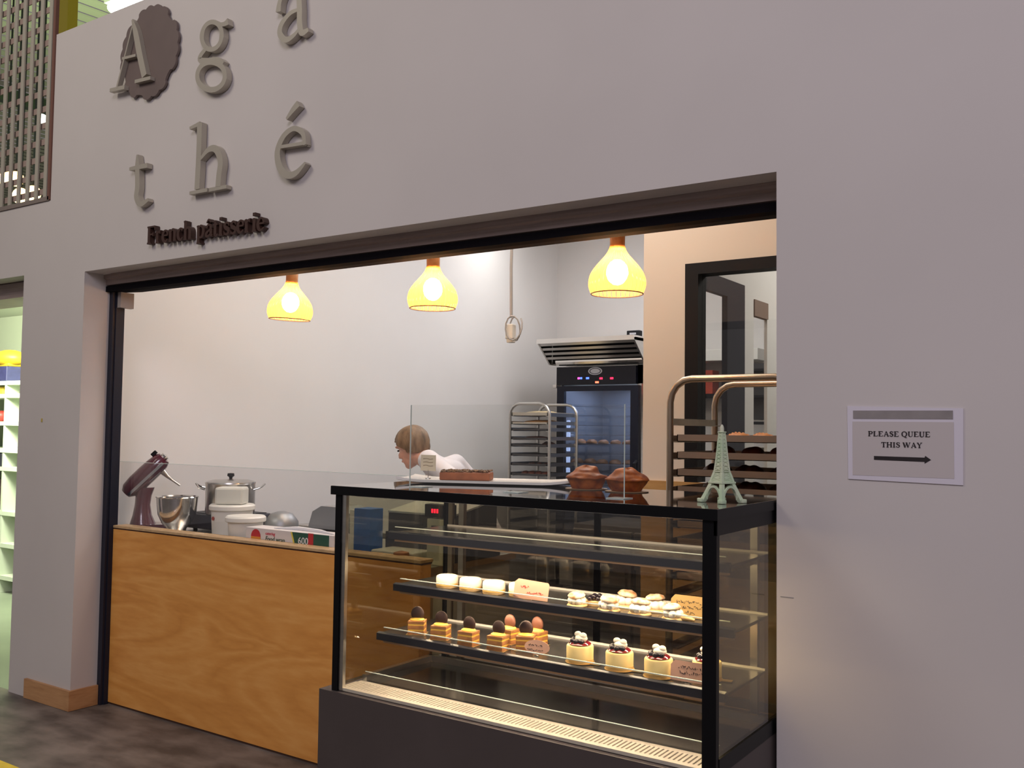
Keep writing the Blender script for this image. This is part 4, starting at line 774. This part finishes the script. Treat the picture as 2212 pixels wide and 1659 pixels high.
puff(-1.443, -0.165, 0.78, 1, 'front left cream puff of the cluster right of the dark berries'); puff(-1.435, -0.065, 0.82, 2, 'cream puff at the back of the cluster with a high toasted lid')
puff(-1.337, -0.16, 0.78, 3, 'front middle cream puff of the cluster'); puff(-1.322, -0.075, 0.82, 4.2, 'cream puff at the back right of the cluster with a tilted brown lid'); puff(-1.222, -0.165, 0.74, 5, 'cream puff just left of the yellow price card')
bp = thing('berry_tartlet', (-1.525, -0.105, 0.9265), 'small tartlet of dark berries between two cream puffs', 'tartlet')
MB().lathe([(0, 0), (0.03, 0), (0.034, 0.015), (0.0, 0.015)], n=18).obj('tart_shell', PUFF, bp)
for i in range(9):
    a = i*2.4; r = 0.0085*math.sqrt(i); MB().ball((r*math.cos(a), r*math.sin(a), 0.022+0.006*(i < 4)), 0.009, n=10, m=7).obj('berry', mat('blackberry', (0.012, 0.008, 0.014), 0.2), bp)
tl = tag(MB().tube([(-0.03, 0, 0.006), (0, 0.003, 0.010), (0.035, 0, 0.006)], [0.004, 0.011, 0.004], 10).obj('almond_finger', PUFF), 'short pale pastry finger lying before the yellow price card', 'pastry'); tl.location = (-1.185, -0.168, 0.9265)
# layered slices topped with a chocolate egg-shaped disc
BROWNC = mat('brown_sponge', (0.36, 0.15, 0.045), 0.7, var=0.3, scale=60)
def slice_(x, y, rz, m, lab, proto={}):
    if 'p' not in proto:
        t = thing('layer_slice', (x, y, 0.7610), lab, 'layer cake', 'layered custard slices topped with chocolate')
        for i, (z0, z1, mm) in enumerate([(0, 0.012, BROWNC), (0.012, 0.018, CUST), (0.018, 0.031, BROWNC), (0.031, 0.037, CUST), (0.037, 0.047, BROWNC)]):
            e = 0.001 if mm is CUST else 0; MB().cbox(-0.030+e, 0.030-e, -0.026+e, 0.026-e, z0, z1, 0.0012).obj('layer', mm, t)
        b = MB()
        b.ball((0, 0.0, 0.0485), 0.027, 0.022, 0.008, 16, 8)
        b.obj('piped_custard', CUST, t)
        MB().ball((0, 0.004, 0.069), 0.024, 0.011, 0.026, 18, 10).obj('chocolate_disc', CHOC, t)
        MB().cbox(-0.036, 0.036, -0.03, 0.03, -0.0015, 0, 0.0004).obj('gold_board', GOLD, t)
        proto['p'] = t; t.rotation_euler = (0, 0, rz); return t
    c = copy_tree(proto['p'], (x, y, 0.7610), lab, rz)
    if m is not CHOC:
        for ch in c.children:
            if ch.name.startswith('chocolate_disc'): ch.data = ch.data.copy(); ch.data.materials[0] = m
    return c
slice_(-2.205, -0.195, 0.5, CHOC, 'custard layer slice with a dark chocolate disc, leftmost on the lower shelf')
slice_(-2.085, -0.21, 0.3, CHOC, 'custard layer slice, second from the left on the lower shelf')
slice_(-1.952, -0.225, 0.1, CHOC, 'custard layer slice, third from the left on the lower shelf, standing apart')
slice_(-1.832, -0.22, 0.1, CHOC, 'front custard layer slice of the left pair on the lower shelf')
slice_(-1.862, -0.11, -0.1, CHOC_LIT, 'rear custard layer slice with a cocoa disc coloured brighter as if lit, left of the oval price card')
slice_(-1.757, -0.165, 0.4, CHOC, 'front custard layer slice partly hidden by the oval price card')
slice_(-1.765, -0.085, -0.1, CHOC_LIT, 'rear custard layer slice with a cocoa disc coloured brighter as if lit directly behind the oval price card')
def cheesecake(x, y, rz, lab, proto=[None]):
    if proto[0] is None:
        t = thing('cheesecake', (x, y, 0.7610), lab, 'cheesecake', 'small round cheesecakes topped with berries and cream')
        MB().lathe([(0, 0), (0.047, 0), (0.047, 0.0015), (0, 0.0015)], n=28).box(0.04, 0.075, -0.012, 0.012, 0, 0.0015).obj('gold_board', GOLD, t)
        MB().lathe([(0, 0.0015), (0.0435, 0.0015), (0.0435, 0.012), (0, 0.012)], n=32).obj('biscuit_base', SPONGE, t)
        MB().lathe([(0, 0.012), (0.043, 0.012), (0.0432, 0.05), (0.041, 0.054), (0, 0.055)], n=32).obj('cheesecake_body', CHEESE, t)
        MB().lathe([(0, 0.0545), (0.034, 0.055), (0.036, 0.058), (0.030, 0.063), (0, 0.066)], n=20).obj('berry_glaze', BERRY, t)
        b = MB()
        for i in range(5):
            a = 2.4+i*0.75; b.ball((0.024*math.cos(a), 0.024*math.sin(a), 0.066), 0.0095, n=10, m=7)
        b.obj('berries', mat('blackberry', (0.012, 0.008, 0.014), 0.2), t)
        MB().ball((0.004, 0.0, 0.074), 0.021, 0.018, 0.013, 14, 8).ball((-0.010, 0.004, 0.085), 0.012, 0.011, 0.009, 12, 8).ball((0.012, -0.002, 0.083), 0.012, 0.012, 0.010, 12, 8).obj('cream_dollop', CREAM, t)
        proto[0] = t; t.rotation_euler = (0, 0, rz); return t
    return copy_tree(proto[0], (x, y, 0.7610), lab, rz)
cheesecake(-1.527, -0.2, 0, 'berry cheesecake just right of the oval price card'); cheesecake(-1.383, -0.205, 0.15, 'berry cheesecake, middle of the three fully visible ones')
cheesecake(-1.248, -0.21, 0.1, 'berry cheesecake just left of the brown price card by the black post'); cheesecake(-1.118, -0.15, 0.2, 'berry cheesecake mostly hidden behind the brown price card')
# price cards
def card(name, loc, rz, poly, m, lines, ink, lab, seed):
    t = thing(name, loc, lab, 'price card', 'handwritten price cards'); t.rotation_euler = (-0.2, 0, rz); poly = [(p[0], p[1]*1.15) for p in poly]
    MB().prism(poly, -0.001, 0.001).obj('card', m, t); R = random.Random(seed)
    MB().tube([(-0.008, 0.004, 0), (0, 0.006, 0.0015), (0.008, 0.004, 0)], 0.002, 6).tube([(0, 0.0035, 0.001), (0, 0.0035, 0.02)], 0.0012, 6).obj('clip_foot', STEEL, t)
    for (x0, x1, z, h) in lines:
        b = MB(); x = x0
        while x < x1:
            p = [(x+R.uniform(-.001, .001), z+R.uniform(0, h)), (x+R.uniform(.001, .004), z+R.uniform(-.001, h)), (x+R.uniform(.002, .005), z+R.uniform(0, h*.7))]
            b.stroke([(q[0], q[1], 0.0011) for q in p], -0.0018, -0.0010); x += R.uniform(0.0045, 0.0075)
        b.obj('handwriting', ink, t)
    return t
CPNK = mat('card_pink', (0.50, 0.29, 0.21), 0.6); CYEL = mat('card_ochre', (0.27, 0.17, 0.055), 0.6); RINK = mat('red_ink', (0.45, 0.03, 0.03), 0.7)
card('price_card', (-1.727, -0.185, 0.9265), 0.1, [(-0.066, 0.006), (-0.066, 0.052), (-0.052, 0.062), (0.058, 0.056), (0.064, 0.050), (0.062, 0.004)], CPNK, [(-0.040, -0.008, 0.042, 0.008), (-0.016, 0.040, 0.022, 0.010)], RINK, 'pink price card with red handwriting on the middle shelf', 1)
card('price_card', (-1.195, -0.125, 0.9265), 0.15, [(-0.052, 0.004), (-0.052, 0.048), (-0.040, 0.060), (0.058, 0.058), (0.060, 0.0)], CYEL, [(-0.034, 0.04, 0.044, 0.009), (-0.028, 0.05, 0.030, 0.008), (-0.004, 0.022, 0.014, 0.010)], INK, 'ochre price card with dark handwriting at the right end of the middle shelf', 2)
ov_ = [(0.047*math.cos(2*math.pi*i/20)*(1 if math.cos(2*math.pi*i/20) > 0 else 0.95), 0.024+0.020*math.sin(2*math.pi*i/20)) for i in range(20)]
card('price_card', (-1.680, -0.222, 0.7610), 0.1, ov_, CPNK, [(-0.03, 0.02, 0.030, 0.006), (-0.032, 0.026, 0.016, 0.006)], INK, 'small oval pinkish price card among the chocolate-topped slices', 3)
card('price_card', (-1.150, -0.225, 0.7610), 0.1, [(-0.050, 0.002), (-0.052, 0.040), (-0.040, 0.052), (0.05, 0.050), (0.052, 0.0)], CPNK, [(-0.028, 0.04, 0.038, 0.008), (-0.024, 0.045, 0.022, 0.009)], INK, 'pinkish brown price card at the right end of the lower shelf', 4)

# ---------------------------------------------------------------- on top of the display
TZ = 1.2935
pl = thing('platter', (-2.072, 0.045, TZ), 'long white rectangular platter with flared ends on top of the display', 'platter')
b = MB(); nx, ny = 20, 8; vs = []
for k in (0, 1):
    for i in range(nx+1):
        for j in range(ny+1):
            u = i/nx*2-1; v = j/ny*2-1; lift = 0.012*max(0, (abs(u)-0.7)/0.3)**1.5+0.006*max(0, (abs(v)-0.7)/0.3)**1.5
            vs.append((u*0.325, v*0.115, 0.0006+lift*0.8+0.009*k))
q_ = (nx+1)*(ny+1)
fs = [(i*(ny+1)+j, (i+1)*(ny+1)+j, (i+1)*(ny+1)+j+1, i*(ny+1)+j+1) for i in range(nx) for j in range(ny)]
fs = fs+[tuple(q_+a for a in f) for f in fs]
edge = [i*(ny+1) for i in range(nx+1)]+[nx*(ny+1)+j for j in range(1, ny+1)]+[i*(ny+1)+ny for i in range(nx-1, -1, -1)]+[j for j in range(ny-1, 0, -1)]
fs += [(edge[i], edge[(i+1) % len(edge)], edge[(i+1) % len(edge)]+q_, edge[i]+q_) for i in range(len(edge))]
pl.rotation_euler = (0, 0, math.radians(22)); b.add(vs, fs, True); b.obj('dish', WHITEC, pl);
TA_R = math.radians(26)
ta = thing('nut_tart', (-2.162, 0.03, TZ+0.0102), 'flat rectangular nut-topped tart on the white platter', 'tart')
ta.rotation_euler = (0, 0, TA_R); MB().cbox(-0.095, 0.095, -0.05, 0.05, 0, 0.030, 0.004).obj('tart_crust', mat('tart_crust', (0.40, 0.125, 0.045), 0.6, var=0.3, scale=30), ta)
b = MB()
for i in range(260):
    x, y = random.uniform(-0.09, 0.09), random.uniform(-0.046, 0.046); b.ball((x, y, 0.031+random.uniform(0, 0.006)), 0.010, 0.0028, 0.0025, 6, 4, Euler((random.uniform(-.4, .4), random.uniform(-.4, .4), random.uniform(0, 3))).to_matrix())
b.obj('nut_topping', mat('nuts', (0.34, 0.19, 0.09), 0.6, col2=(0.12, 0.07, 0.04), scale=40), ta)['kind'] = 'stuff'
def fluted(x, y, rz, lab):
    t = thing('brioche_cake', (x, y, TZ), lab, 'cake', 'fluted brown cakes on the display top'); t.rotation_euler = (0, 0, rz); t.scale = (0.88, 0.88, 0.74)
    MB().lathe([(0, 0), (0.082, 0), (0.084, 0.003), (0, 0.003)], n=28).obj('cake_board', mat('board_brown', (0.40, 0.26, 0.15), 0.6), t)
    b = MB(); n = 48; prof = [(0.056, 0.003), (0.064, 0.02), (0.076, 0.046), (0.083, 0.056), (0.070, 0.068), (0.050, 0.082), (0.040, 0.096), (0.022, 0.104), (0.0005, 0.107)]; prof = dense(prof, 3); vs = []
    for j, (r, z) in enumerate(prof):
        for i in range(n):
            a = 2*math.pi*i/n; k = 1+(0.055*math.cos(8*a) if 0 < j < 12 else 0)+(0.05*math.sin(3*a+j/3) if j > 10 else 0); vs.append((r*k*math.cos(a), r*k*math.sin(a), z+(0.004*math.sin(2*a+1) if j > 14 else 0)))
    b.add(vs, [(j*n+i, j*n+(i+1) % n, (j+1)*n+(i+1) % n, (j+1)*n+i) for j in range(len(prof)-1) for i in range(n)]+[tuple(range(n))[::-1]], True)
    o = b.obj('cake_body', mat('caramel_crust', (0.42, 0.115, 0.022), 0.5, col2=(0.17, 0.032, 0.010), scale=20, spec=0.3), t); noisy(o, 0.012, 24, x*9); return t
fluted(-1.640, 0.03, 0.2, 'fluted caramel brown cake on the display top, nearer the white platter')
fluted(-1.470, 0.005, 1.0, 'fluted caramel brown cake on the display top, nearer the tower model')
ch_ = thing('card_holder', (-2.285, -0.05, TZ+0.0125), 'cream price card on a small wire holder on the platter', 'card holder')
MB().lathe([(0, 0), (0.011, 0), (0.010, 0.003), (0, 0.004)], n=12).tube([(0, 0, 0.002), (0, 0, 0.035)], 0.0016, 6).obj('wire_stand', STEEL, ch_)
MB().box(-0.036, 0.036, -0.001, 0.001, 0.030, 0.090).obj('card', mat('card_cream', (0.72, 0.62, 0.46), 0.6), ch_)
for z in (0.075, 0.062, 0.049): MB().stroke([(-0.024, z, 0.0015), (-0.008, z+0.002, 0.0015), (0.008, z-0.001, 0.0015), (0.024, z+0.001, 0.0015)], -0.0018, -0.001).obj('writing', mat('brown_ink', (0.28, 0.2, 0.13), 0.8), ch_)
ac = thing('acrylic_screen', (-1.742, -0.16, TZ), 'tall clear acrylic screen box standing along the top of the display', 'screen')
MB().box(-0.42, 0.42, -0.142, -0.138, 0.002, 0.285).obj('front_pane', CLEAR, ac)
for s_ in (-1, 1): MB().box(s_*0.4205-0.0012, s_*0.4205+0.0012, -0.142, -0.138, 0.002, 0.285).obj('edge', CLEARE, ac)
for s_ in (-0.9, 0.05, 0.95): MB().box(s_*0.42-0.03, s_*0.42+0.03, -0.16, -0.10, 0, 0.002).obj('foot_plate', CLEARE, ac)

# tower ornament (pale green lattice iron tower), own base at z = 0
TG = mat('pale_green_enamel', (0.46, 0.62, 0.42), 0.4, col2=(0.66, 0.70, 0.52), scale=14)
tw = thing('tower_ornament', (-1.045, -0.22, TZ), 'pale green model iron tower standing at the right end of the display top', 'ornament')
tw.rotation_euler = (0, 0, math.radians(-23))
def hw(z):   # half width of the tower at height z
    pts = [(0, .045), (.012, .041), (.045, .030), (.058, .0255), (.075, .021), (.090, .0165), (.13, .0125), (.18, .0088), (.205, .0065), (.222, .004)]
    for (a, b_), (c, d) in zip(pts, pts[1:]):
        if z <= c: return b_+(d-b_)*(z-a)/(c-a)
    return .003
b = MB()
for sx in (-1, 1):
    for sy in (-1, 1):
        b = MB(); zz = [0.006, 0.02, 0.035, 0.055]
        b.tube([(sx*(hw(z)-0.006), sy*(hw(z)-0.006), z) for z in zz], [0.0095, 0.0085, 0.008, 0.0075], 4)
        b.cbox(sx*(0.041)-0.0095, sx*0.041+0.0095, sy*0.041-0.0095, sy*0.041+0.0095, 0, 0.011, 0.002); b.obj('leg', TG, tw)
b = MB()
for k in range(4):
    R4 = Matrix.Rotation(k*math.pi/2, 4, 'Z'); st = len(b.v)
    arc = [(0.029*math.cos(a), 0.008+0.036*math.sin(a)) for a in [math.pi*i/10 for i in range(11)]]
    out = [(0.033*math.cos(a)*1.12, 0.008+0.036*math.sin(a)*1.15) for a in [math.pi*i/10 for i in range(11)]]
    for i in range(10):
        b.add([(arc[i][0]*.86, -0.0315+0.0*i, arc[i][1]), (arc[i+1][0]*.86, -0.0315, arc[i+1][1]), (arc[i+1][0], -0.0315, max(arc[i+1][1]+0.006, 0.02)), (arc[i][0], -0.0315, max(arc[i][1]+0.006, 0.02)),
               (arc[i][0]*.86, -0.036, arc[i][1]), (arc[i+1][0]*.86, -0.036, arc[i+1][1]), (arc[i+1][0], -0.036, max(arc[i+1][1]+0.006, 0.02)), (arc[i][0], -0.036, max(arc[i][1]+0.006, 0.02))], [(0, 1, 2, 3), (4, 7, 6, 5), (0, 4, 5, 1), (3, 2, 6, 7)])
    b.xf(R4, st)
b.obj('arches', TG, tw)
def deck(z, h, w, nm): MB().cbox(-w, w, -w, w, z, z+h, 0.0012).obj(nm, TG, tw)
deck(0.055, 0.006, 0.0285, 'first_platform'); deck(0.088, 0.0035, 0.0185, 'second_platform'); deck(0.203, 0.003, 0.0095, 'top_platform')
b = MB()
for sx in (-1, 1):
    for sy in (-1, 1): b.tube([(sx*(hw(z)-0.003), sy*(hw(z)-0.003), z) for z in (0.06, 0.075, 0.09)], 0.0052, 4)
for k in range(4):
    R4 = Matrix.Rotation(k*math.pi/2, 4, 'Z'); st = len(b.v)
    for z0, z1 in ((0.062, 0.074), (0.074, 0.086)):
        b.tube([(-hw(z0)+.003, -hw(z0)+.003, z0), (hw(z1)-.003, -hw(z1)+.003, z1)], 0.0022, 4).tube([(hw(z0)-.003, -hw(z0)+.003, z0), (-hw(z1)+.003, -hw(z1)+.003, z1)], 0.0022, 4)
    b.xf(R4, st)
b.lathe([(0.031, 0.061), (0.020, 0.088)], (0, 0, 0), 4, rot=Matrix.Rotation(math.pi/4, 3, 'Z')); b.obj('middle_stage', TG, tw)
b = MB()
zs_ = [0.092+0.011*i for i in range(11)]
for sx in (-1, 1):
    for sy in (-1, 1): b.tube([(sx*(hw(z)-0.002), sy*(hw(z)-0.002), z) for z in zs_], 0.0036, 4)
for k in range(4):
    R4 = Matrix.Rotation(k*math.pi/2, 4, 'Z'); st = len(b.v)
    for z0, z1 in zip(zs_, zs_[1:]):
        b.tube([(-hw(z0), -hw(z0)+.001, z0), (hw(z1), -hw(z1)+.001, z1)], 0.0022, 4).tube([(hw(z0), -hw(z0)+.001, z0), (-hw(z1), -hw(z1)+.001, z1)], 0.0022, 4)
    b.xf(R4, st)
b.lathe([(0.0195, 0.092), (0.0148, 0.13), (0.0104, 0.18), (0.0076, 0.204)], (0, 0, 0), 4, rot=Matrix.Rotation(math.pi/4, 3, 'Z'))
b.obj('spire', TG, tw)
MB().lathe([(0.006, 0.206), (0.006, 0.216), (0.0045, 0.222), (0.002, 0.226), (0.0, 0.227)], n=10).obj('cupola', mat('pale_cream_enamel', (0.60, 0.62, 0.48), 0.4), tw)

# ================================================================ BAKER
SKIN = mat('skin', (0.62, 0.33, 0.24), 0.5, var=0.08, scale=20); JACK = mat('white_jacket', (0.66, 0.63, 0.66), 0.7, var=0.05, scale=9)
TROU = mat('dark_trousers', (0.035, 0.035, 0.045), 0.8); HAIR = mat('ash_brown_hair', (0.26, 0.17, 0.10), 0.55, col2=(0.10, 0.062, 0.035), scale=26, stretch=(1, 1, 0.35))
pe = thing('person', (-3.18, 1.45, 0), 'person with short light brown hair in a white jacket bending forward over the kitchen table', 'person')
def cap(b, p0, p1, r0, r1, n=16, flat=1.0):
    P0 = Vector(p0); P1 = Vector(p1); d = P1-P0; k = 6
    pts = [P0+d*(i/k) for i in range(k+1)]; b.tube(pts, [r0+(r1-r0)*i/k for i in range(k+1)], n); b.ball(p0, r0); b.ball(p1, r1)
def remesh(o, vox, smooth=6):
    m = o.modifiers.new('r', 'REMESH'); m.mode = 'VOXEL'; m.voxel_size = vox; m.use_smooth_shade = True
    s_ = o.modifiers.new('s', 'SMOOTH'); s_.factor = 0.5; s_.iterations = smooth
    dg = bpy.context.evaluated_depsgraph_get(); me = bpy.data.meshes.new_from_object(o.evaluated_get(dg)); o.modifiers.clear(); o.data = me
    me.polygons.foreach_set('use_smooth', [True]*len(me.polygons))
# local frame: facing -X
HC = Vector((-0.455, 0.0, 1.385)); Rt = Matrix.Rotation(math.radians(-24), 3, 'Y')
def hp(x, y, z): return tuple(HC + Rt @ Vector((x, y, z)))
SHN = [(-0.205, -0.15, 1.315), (-0.235, 0.14, 1.285)]
ELB = [(0.020, -0.23, 1.235), (-0.14, 0.26, 1.13)]; WRI = [(-0.19, -0.19, 1.045), (-0.33, 0.19, 1.02)]
b = MB()
b.ball(HC, 0.083, 0.074, 0.098, rot=Rt); b.ball(hp(0.015, 0, 0.02), 0.092, 0.076, 0.09)
b.ball(hp(-0.035, 0, -0.055), 0.052, 0.052, 0.058, rot=Rt); b.ball(hp(-0.062, 0, -0.095), 0.024, 0.026, 0.020)
cap(b, hp(-0.085, 0, 0.005), hp(-0.106, 0, -0.022), 0.008, 0.013); b.ball(hp(-0.088, 0, -0.056), 0.012, 0.024, 0.010)
for s_ in (-1, 1):
    b.ball(hp(0.012, s_*0.076, -0.008), 0.022, 0.009, 0.032, rot=Rt); b.ball(hp(-0.075, s_*0.03, 0.028), 0.016, 0.026, 0.010); b.ball(hp(-0.055, s_*0.044, -0.03), 0.024, 0.02, 0.022)
cap(b, hp(0.03, 0, -0.07), (-0.27, 0, 1.28), 0.05, 0.056)
cap(b, (-0.21, 0, 1.21), (-0.08, 0, 1.07), 0.095, 0.105); cap(b, (-0.08, 0, 1.07), (0.02, 0, 0.95), 0.105, 0.11)
for i, s_ in enumerate((-1, 1)):
    cap(b, (-0.23, s_*0.06, 1.26), SHN[i], 0.055, 0.048); cap(b, SHN[i], ELB[i], 0.046, 0.036); cap(b, ELB[i], WRI[i], 0.034, 0.023)
    W_ = Vector(WRI[i]); pd = Vector((-0.75, 0.0, -0.62)).normalized(); sd_ = Vector((0, 1, 0)); nm = pd.cross(sd_)
    palm = W_+pd*0.045; b.ball(palm, 0.046, 0.038, 0.018, rot=Matrix((pd, sd_, nm)).transposed())
    for f_, (off, ln) in enumerate(((-0.028, 0.062), (-0.010, 0.072), (0.010, 0.067), (0.027, 0.052))):
        k0 = W_+pd*0.078+sd_*off; dn = Vector((-0.35, 0, -0.94)).normalized(); k1 = k0+pd*ln*0.45; k2 = k1+dn*ln*0.32; k3 = k2+(dn+Vector((0.3, 0, -0.3))).normalized()*ln*0.25
        b.tube([k0, k1, k2, k3], [0.0088, 0.0085, 0.0078, 0.0068], 8); b.ball(k3, 0.0068)
    t0 = W_+pd*0.02+sd_*(-s_)*0.03; t1 = t0+(pd*0.6+sd_*(-s_)*0.8).normalized()*0.034; t2 = t1+(pd*0.9+sd_*(-s_)*0.2+Vector((0, 0, -0.3))).normalized()*0.03
    b.tube([t0, t1, t2], [0.012, 0.0105, 0.0085], 8); b.ball(t2, 0.0085)
for s_ in (-1, 1):
    cap(b, (0.02, s_*0.09, 0.93), (0.0, s_*0.10, 0.50), 0.085, 0.055); cap(b, (0.0, s_*0.10, 0.50), (0.05, s_*0.11, 0.10), 0.052, 0.036)
    cap(b, (0.06, s_*0.11, 0.045), (-0.12, s_*0.12, 0.035), 0.036, 0.03)
bo = b.obj('body', SKIN, pe); remesh(bo, 0.0055, 4)
b = MB()   # jacket
cap(b, (-0.21, 0, 1.21), (-0.08, 0, 1.07), 0.112, 0.122); cap(b, (-0.08, 0, 1.07), (0.03, 0, 0.93), 0.122, 0.132); b.ball((-0.19, 0, 1.235), 0.09, 0.15, 0.085)
for i, s_ in enumerate((-1, 1)):
    cap(b, (-0.22, s_*0.06, 1.265), SHN[i], 0.07, 0.062); cap(b, SHN[i], ELB[i], 0.062, 0.050); cap(b, ELB[i], [ELB[i][k]+(WRI[i][k]-ELB[i][k])*0.93 for k in range(3)], 0.050, 0.036)
cap(b, (-0.275, 0, 1.285), (-0.25, 0, 1.265), 0.062, 0.07)
for s_ in (-1, 1): b.ball((0.02, s_*0.07, 0.90), 0.12, 0.11, 0.10)
jk = b.obj('jacket', JACK, pe); remesh(jk, 0.008, 6)
b = MB()
for s_ in (-1, 1): cap(b, (0.02, s_*0.09, 0.90), (0.0, s_*0.10, 0.50), 0.10, 0.072); cap(b, (0.0, s_*0.10, 0.50), (0.05, s_*0.11, 0.12), 0.070, 0.055)
tr = b.obj('trousers', TROU, pe); remesh(tr, 0.010, 4)
b = MB()
for s_ in (-1, 1): cap(b, (0.065, s_*0.11, 0.047), (-0.135, s_*0.12, 0.042), 0.046, 0.040)
so = b.obj('shoes', BLACK, pe); remesh(so, 0.006, 3)
for v in so.data.vertices: v.co.z = max(0.001, v.co.z)
# hair: cap of strands over the skull
b = MB(); n = 72; prof = []
for j in range(15):
    t = j/14; th = t*math.radians(112); prof.append((math.sin(th), math.cos(th)))
vs = []
for j, (r, h) in enumerate(prof):
    for i in range(n):
        a = 2*math.pi*i/n; front = -math.cos(a)      # 1 towards the face
        th = (j/14)*math.radians(132+14*max(0, -front)-(72*max(0, front)**0.7)-8*(1-abs(front))); g = 1+0.05*math.sin(9*a+j*0.5)*(j/14)+0.018*math.sin(31*a+j)
        vs.append(tuple(Vector(hp(0.012, 0, 0.018)) + Rt @ Vector((0.108*math.sin(th)**0.8*math.cos(a)*g, 0.093*math.sin(th)**0.8*math.sin(a)*g, 0.106*math.cos(th)))))
b.add(vs, [(j*n+i, j*n+(i+1) % n, (j+1)*n+(i+1) % n, (j+1)*n+i) for j in range(14) for i in range(n)], True)
b.obj('hair', HAIR, pe)
for s_ in (-1, 1): MB().ball(hp(-0.082, s_*0.031, 0.008), 0.007, 0.009, 0.0055, rot=Rt).obj('eye', mat('eye', (0.05, 0.035, 0.03), 0.2), pe)

# ================================================================ NEIGHBOUR SHOP
sh = thing('shelf_unit', (-8.55, 1.85, 0), 'white shelving unit of the neighbouring shop at the left edge', 'shelf')
SW = mat('shelf_white', (0.55, 0.60, 0.48), 0.5)
for z in (0.12, 0.40, 0.68, 1.07, 1.23, 1.47, 1.715, 1.83): MB().box(-0.75, 0.62, -0.3, 0.3, z, z+0.035).obj('board', SW, sh)
for x in (-0.75, 0.10, 0.585): MB().box(x+0.001, x+0.029, -0.296, 0.296, 0, 1.829).obj('upright', SW, sh)
MB().box(-0.72, 0.58, 0.27, 0.30, 0.05, 1.8).obj('back_panel', mat('shelf_back', (0.13, 0.17, 0.10), 0.6), sh)
def good(name, x, z, w, h, d, col, lab, cat, kind='box'):
    m = mat(name+'_%d%d' % (int(col[0]*100), int(col[2]*100)), col, 0.5, var=0.3, scale=16)
    b = MB()
    if kind == 'box': b.cbox(-w/2, w/2, -d/2, d/2, 0, h, 0.006)
    elif kind == 'sack': b.ball((0, 0, h/2), w/2, d/2, h/2); b.cbox(-w*.3, w*.3, -d*.3, d*.3, 0, h*.5, 0.02)
    else: b.lathe([(0, 0), (w*.5, 0), (w*.5, h*.6), (w*.2, h*.8), (w*.2, h), (0, h)])
    o = b.obj(name, m); o.location = (x, 1.70, z); return tag(o, lab, cat)
good('navy_box', -8.62, 1.866, 0.27, 0.135, 0.24, (0.03, 0.03, 0.10), 'navy blue box on top of the neighbouring shop shelves under a yellow cushion', 'box')
good('yellow_cushion', -8.66, 2.002, 0.36, 0.16, 0.25, (0.60, 0.38, 0.02), 'yellow stuffed cushion lying on the navy box in the neighbouring shop', 'cushion', 'sack')
good('yellow_jug', -8.88, 1.866, 0.16, 0.2, 0.2, (0.62, 0.50, 0.03), 'yellow jug at the left picture edge beside the navy box', 'jug', 'bottle')
good('blue_toy', -8.545, 1.506, 0.09, 0.085, 0.12, (0.05, 0.15, 0.55), 'small blue item on the upper shelf of the neighbouring shop', 'toy', 'sack')
good('red_item', -8.76, 1.506, 0.10, 0.10, 0.12, (0.55, 0.05, 0.04), 'small red item on the upper shelf of the neighbouring shop', 'toy', 'sack')
good('ochre_box', -8.67, 1.751, 0.20, 0.07, 0.2, (0.60, 0.42, 0.06), 'low ochre box under the top board of the neighbouring shelf', 'box')
good('black_basket', -8.63, 1.106, 0.34, 0.115, 0.3, (0.02, 0.02, 0.03), 'black basket on a middle shelf of the neighbouring shop', 'basket')
good('brown_basket', -8.66, 0.716, 0.30, 0.27, 0.2, (0.05, 0.025, 0.025), 'dark brown basket behind the yellow bottle in the neighbouring shop', 'basket')
good('yellow_bottle', -8.68, 0.716, 0.085, 0.13, 0.08, (0.75, 0.70, 0.03), 'small bright yellow bottle on the neighbouring shop shelf', 'bottle', 'bottle').location.y = 1.54
good('grey_box', -8.73, 0.436, 0.20, 0.20, 0.2, (0.15, 0.14, 0.15), 'grey box on the second lowest shelf of the neighbouring shop', 'box')
good('pink_box', -8.53, 0.436, 0.13, 0.18, 0.2, (0.50, 0.15, 0.12), 'pinkish red box on the second lowest shelf of the neighbouring shop', 'box')
good('black_bin', -8.74, 0.156, 0.20, 0.19, 0.2, (0.02, 0.02, 0.025), 'black bin on the lowest shelf of the neighbouring shop', 'bin')
good('blue_grey_box', -8.54, 0.156, 0.14, 0.19, 0.2, (0.10, 0.12, 0.18), 'blue-grey box on the lowest shelf of the neighbouring shop', 'box')
bn_ = thing('paper_banner', (-8.4, 2.55, 2.42), 'cream banner with brown marks high on the neighbouring shop wall', 'banner')
MB().box(-0.9, 0.7, 0.03, 0.045, 0, 0.16).obj('strip', mat('banner_cream', (0.62, 0.50, 0.34), 0.7), bn_)
for i in range(6):
    MB().lathe([(0.03, 0.022), (0.03, 0.03)], (-0.75+i*0.24, 0, 0.08), 10, 'y').obj('brown_mark', mat('mark_brown', (0.30, 0.13, 0.06), 0.7), bn_)
